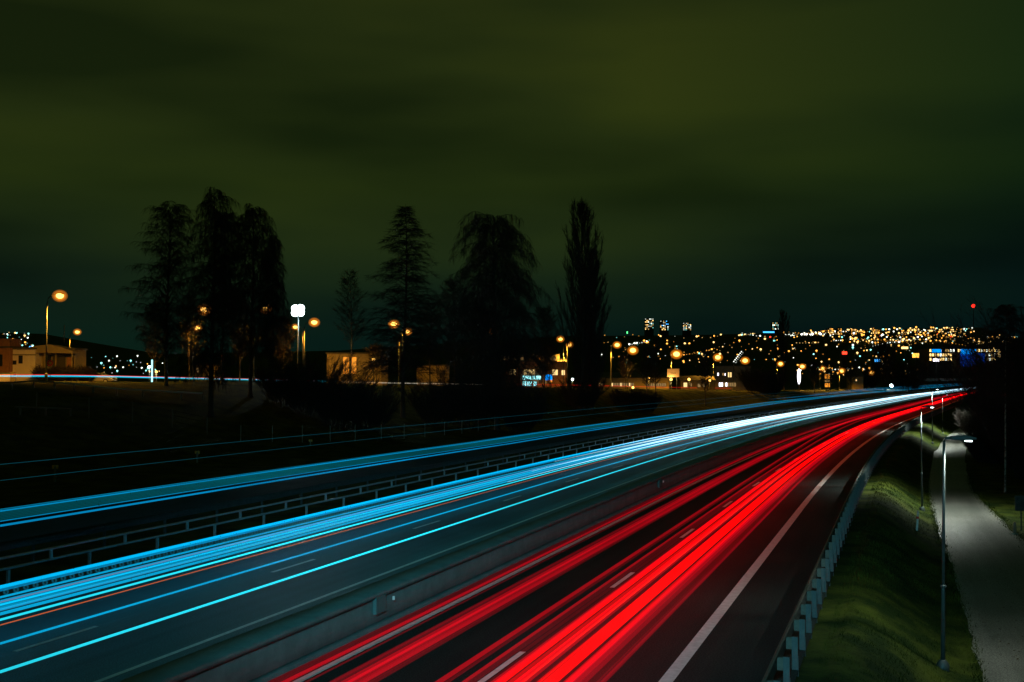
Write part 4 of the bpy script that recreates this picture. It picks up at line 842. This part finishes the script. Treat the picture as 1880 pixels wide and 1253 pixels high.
litbox('blue_oval_sign', 'small blue oval sign left of the pale pointed tree', 1606, 1615, 660, 664.5, 900, 'bluebright', back=8)
litbox('orange_sign', 'orange and yellow lit sign left of the car park', 1675, 1687, 649, 657, 1100, 'orangebright')
litbox('orange_roof_sign', 'long low orange lit canopy sign below the ridge', 1655, 1667, 637, 641, 1400, 'amberbright')
litbox('blue_roof_sign', 'blue lit strip left of the dark skyline tree', 1401, 1422, 609, 611.5, 2200, 'bluebright')
litbox('green_sign', 'tiny green light below the ridge right of the poplar', 1150.5, 1152.5, 609, 613, 2300, 'greenbright')
litbox('blue_round_sign', 'small round blue sign above the white building at far left', 54, 58, 636, 640, 900, 'bluebright')
# radio mast
a = at(1787, 562, 3300); zb = gz(a.x, 3300); t = tag(empty('radio_mast', (a.x,3300,zb)), 'tall dark mast with a single red warning light', 'mast')
m = MB(); m.tube([(0,0,-5),(0,0,a.z-zb)], [1.2,.5], 6); m.build('mast', M['dark_wall'], t); MB().ellip((0,0,a.z-zb),(5,5,5),10,6).build('warning_light', M['redlight'], t)
# lights: measured density, each set on the hillside where its sight line meets it
rl = random.Random(5); lamp_me = {}
def lamp_mesh(mt, r):
    key = (mt, round(r, 1))
    if key not in lamp_me:
        m = MB(); m.ellip((0,0,r*1.6),(r,r,r*.85), 8, 5); m.lathe([(r*.12,-r*2),(r*.12,r*.7)], n=5); me = m.mesh('distant_lamp'); me.materials.append(M[mt]); lamp_me[key] = me
    return lamp_me[key]
def pick(a):
    q = rl.random()
    if a == 'ridge': return 'orange' if q < .42 else 'amber' if q < .74 else 'white' if q < .90 else 'teal' if q < .975 else 'blue' if q < .985 else 'red'
    if a == 'low': return 'orange' if q < .50 else 'amber' if q < .75 else 'white' if q < .88 else 'teal'
    return 'white' if q < .45 else 'teal' if q < .7 else 'amber' if q < .9 else 'orange'
zones = [(1105,1460,600,623,135,'ridge','the hillside right of the poplar'),(1440,1560,602,622,75,'ridge','the ridge right of the dark skyline tree'),(1560,1790,604,632,260,'ridge','the crowded hillside above the blue store'),
 (1790,1868,618,645,45,'ridge','the slope at the right end of the town'),(1110,1460,624,668,110,'low','the dark slope behind the street lamps'),(1460,1700,624,690,150,'low','the lower town between the pylon and the blue store'),
 (1690,1850,664,694,45,'low','the flat ground below the blue store'),(2,64,606,640,45,'left','the slope above the white building'),(84,300,608,616,14,'left','the faint ridge behind the left lamps'),(165,300,655,690,40,'left','the dark lowland between the car and the birches'),(1440,1530,613,618,30,'white','the white row under the ridge')]
colw = {'orange':'orange','amber':'yellowish','white':'white','teal':'pale green','blue':'blue','red':'red'}
loose = {}; count = 0; dl = []
chains = []
for q in range(30):
    x0, x1, y0, y1, n, z, where = rl.choice([zones[0], zones[1], zones[2], zones[2], zones[2], zones[4], zones[5], zones[3]])
    m_ = rl.randint(6, 13); xa = rl.uniform(x0, x1-30); ya = rl.uniform(y0+2, y1-4); st_ = rl.uniform(3, 7); sl = rl.uniform(-.22, .22); cc = rl.choice(['orange','orange','amber','white'])
    for j in range(m_):
        if xa+st_*j < x1: chains.append((xa+st_*j+rl.uniform(-.4,.4), ya+sl*st_*j+.02*j*j*rl.choice((-1,1))*.3, z, where, cc))
jobs = [(p_[0], p_[1], p_[2], p_[3], p_[4]) for p_ in chains]
for (x0, x1, y0, y1, n, z, where) in zones:
    for k in range(n): jobs.append((rl.gauss((x0+x1)/2, (x1-x0)/4) if (z == 'low' and k % 3 == 0) else rl.uniform(x0, x1), y0+(y1-y0)*(rl.random()**(1.25 if z == 'ridge' else 1)), z, where, None))
rl.shuffle(jobs)
for (px, py, z, where, cc) in jobs:
    if True:
        b = hit(px, py)
        if b is None: continue
        c_ = cc or ('white' if z == 'white' else pick(z)); big = rl.random() < .45; D = b.y
        r = (.88 if big else .52)*rl.uniform(.55,1.25)*D/1171
        mt = c_+('bright' if big else 'dim')
        if count < 300 and (big or rl.random() < .25):
            o = link('distant_lamp', lamp_mesh(mt, r)); o.location = b
            dl.append((o, px, py, colw[c_], big, where)); count += 1
        else: loose.setdefault(mt, []).append((b, r))
marks = [(1110,'beside the poplar'),(1192,'below the leftmost tower'),(1220,'below the middle tower'),(1262,'below the rightmost tower'),(1318,'right of the billboard'),(1350,'above the slanted light row'),(1400,'beyond the dark evergreens'),(1438,'beside the dark skyline tree'),(1467,'above the white pylon'),(1519,'above the stacked signs'),(1550,'above the red sign'),(1575,'above the gabled house'),(1610,'above the blue oval sign'),(1637,'above the dazzling roadside lamp'),(1661,'above the orange canopy sign'),(1681,'above the orange sign'),(1720,'near the cyan blue sign'),(1750,'over the middle of the car park'),(1785,'near the blue store'),(1815,'over the car park end'),(1840,'near the tall amber sign'),(1862,'beside the white barked birch'),(30,'above the white building'),(110,'by the leftmost lamp'),(180,'above the parked car'),(230,'left of the light column'),(285,'by the light column')]
tiers = [(609,'on the skyline'),(616,'just under the skyline'),(624,'high on the slope'),(634,'midway up the slope'),(650,'low on the slope'),(672,'at the foot of the slope'),(999,'down by the road')]
groups = {}
for o, px, py, c_, big, where in dl:
    mk = min(marks, key=lambda q: abs(q[0]-px))[1]; ti = next(t for y_, t in tiers if py < y_); groups.setdefault((mk, ti, c_, big), []).append((px, o, where))
for (mk, ti, c_, big), L in groups.items():
    L.sort(key=lambda q: q[0])
    for k, (px, o, where) in enumerate(L):
        o_ = '' if len(L) == 1 else ('left ' if k == 0 else 'right ') if len(L) == 2 else ORD[k]+' '
        tag(o, f'{o_}{"bright" if big else "faint"} {c_} lamp {ti} {mk}', 'lamp', f'distant lamps on {where}')
m = MB(); mats = list(loose); idx = []
for q, mt in enumerate(mats):
    for b, r in loose[mt]:
        f0 = len(m.f); m.ellip((b.x,b.y,b.z+r*1.6),(r,r,r*.8), 6, 4); idx += [q]*(len(m.f)-f0)
me = m.mesh('town_lights')
for mt in mats: me.materials.append(M[mt])
me.polygons.foreach_set('material_index', idx); o = link('town_lights', me)
tag(o, 'countless small lights of the town scattered over the far hillside', 'lights', kind='stuff')

# grass blades on the verge and beside the footpath, thick enough to be seen only close by
rg = np.random.RandomState(4); n = 60000
S_ = 14 + 75*rg.rand(n)**1.5; U_ = np.where(rg.rand(n) < .7, rg.uniform(-1.75, 1.9, n), rg.uniform(-12, -6.1, n))
X, Y, _ = P(S_, U_); Z = ground(X, Y); clump = (np.sin(X*1.7+np.sin(Y*2.3)*1.5)*np.sin(Y*1.3+X*.6)); h = (.05+.05*rg.rand(n))*(1+.7*clump); a_ = rg.uniform(0, 6.28, n); wd = .006+.006*rg.rand(n)
lx, ly = rg.normal(0, .4, n)*h, rg.normal(0, .4, n)*h
V = np.stack([np.stack([X-np.cos(a_)*wd, Y-np.sin(a_)*wd, Z-.02], 1), np.stack([X+np.cos(a_)*wd, Y+np.sin(a_)*wd, Z-.02], 1), np.stack([X+lx, Y+ly, Z+h], 1)], 1).reshape(-1, 3)
tag(link('grass', fastmesh('grass', V, np.arange(3*n).reshape(-1, 3)), M['grass']), 'short grass blades covering the verge and the bank by the footpath', 'grass', kind='stuff')

n = 9000; S_ = 14 + 90*rg.rand(n)**1.4; side = rg.rand(n) < .5
ul_ = np.interp(S_, [10, 60, 90, 150], [-2.05, -1.85, -1.35, -1.45]); uw_ = np.interp(S_, [10, 50, 90, 420], [4.6, 4.1, 3.1, 3.0])
U_ = np.where(side, ul_ + rg.normal(.05, .12, n), ul_-uw_ + rg.normal(-.05, .16, n)); X, Y, _ = P(S_, U_); a_ = rg.uniform(0, 6.28, n); h = .06+.09*rg.rand(n); wd = .010+.01*rg.rand(n); Z = np.full(n, -1.53)
V = np.stack([np.stack([X-np.cos(a_)*wd, Y-np.sin(a_)*wd, Z], 1), np.stack([X+np.cos(a_)*wd, Y+np.sin(a_)*wd, Z], 1), np.stack([X+rg.normal(0,.5,n)*h, Y+rg.normal(0,.5,n)*h, Z+h], 1)], 1).reshape(-1, 3)
tag(link('path_edge_grass', fastmesh('path_edge_grass', V, np.arange(3*n).reshape(-1, 3)), M['grass']), 'ragged grass growing over both edges of the footpath', 'grass', kind='stuff')
n = 1500; S_ = 14 + 60*rg.rand(n); ul_ = np.interp(S_, [10, 60, 90], [-2.05, -1.85, -1.35]); f = rg.rand(n); U_ = ul_ - 4.1*np.where(rg.rand(n) < .6, 1-f**3*.9, f); X, Y, _ = P(S_, U_); r = .015+.03*rg.rand(n); V = []
for k in range(4): a_ = k*1.571+rg.rand(n); V.append(np.stack([X+np.cos(a_)*r, Y+np.sin(a_)*r, np.full(n, -1.485)+.012*rg.rand(n)], 1))
V = np.stack(V, 1).reshape(-1, 3)
tag(link('fallen_leaves', fastmesh('fallen_leaves', V, np.arange(4*n).reshape(-1, 4)), pmat('dead_leaf', (.05,.035,.015), .9, noise=(3, (.12,.08,.03), .3, .7))), 'small dead leaves strewn over the footpath', 'leaves', kind='stuff')
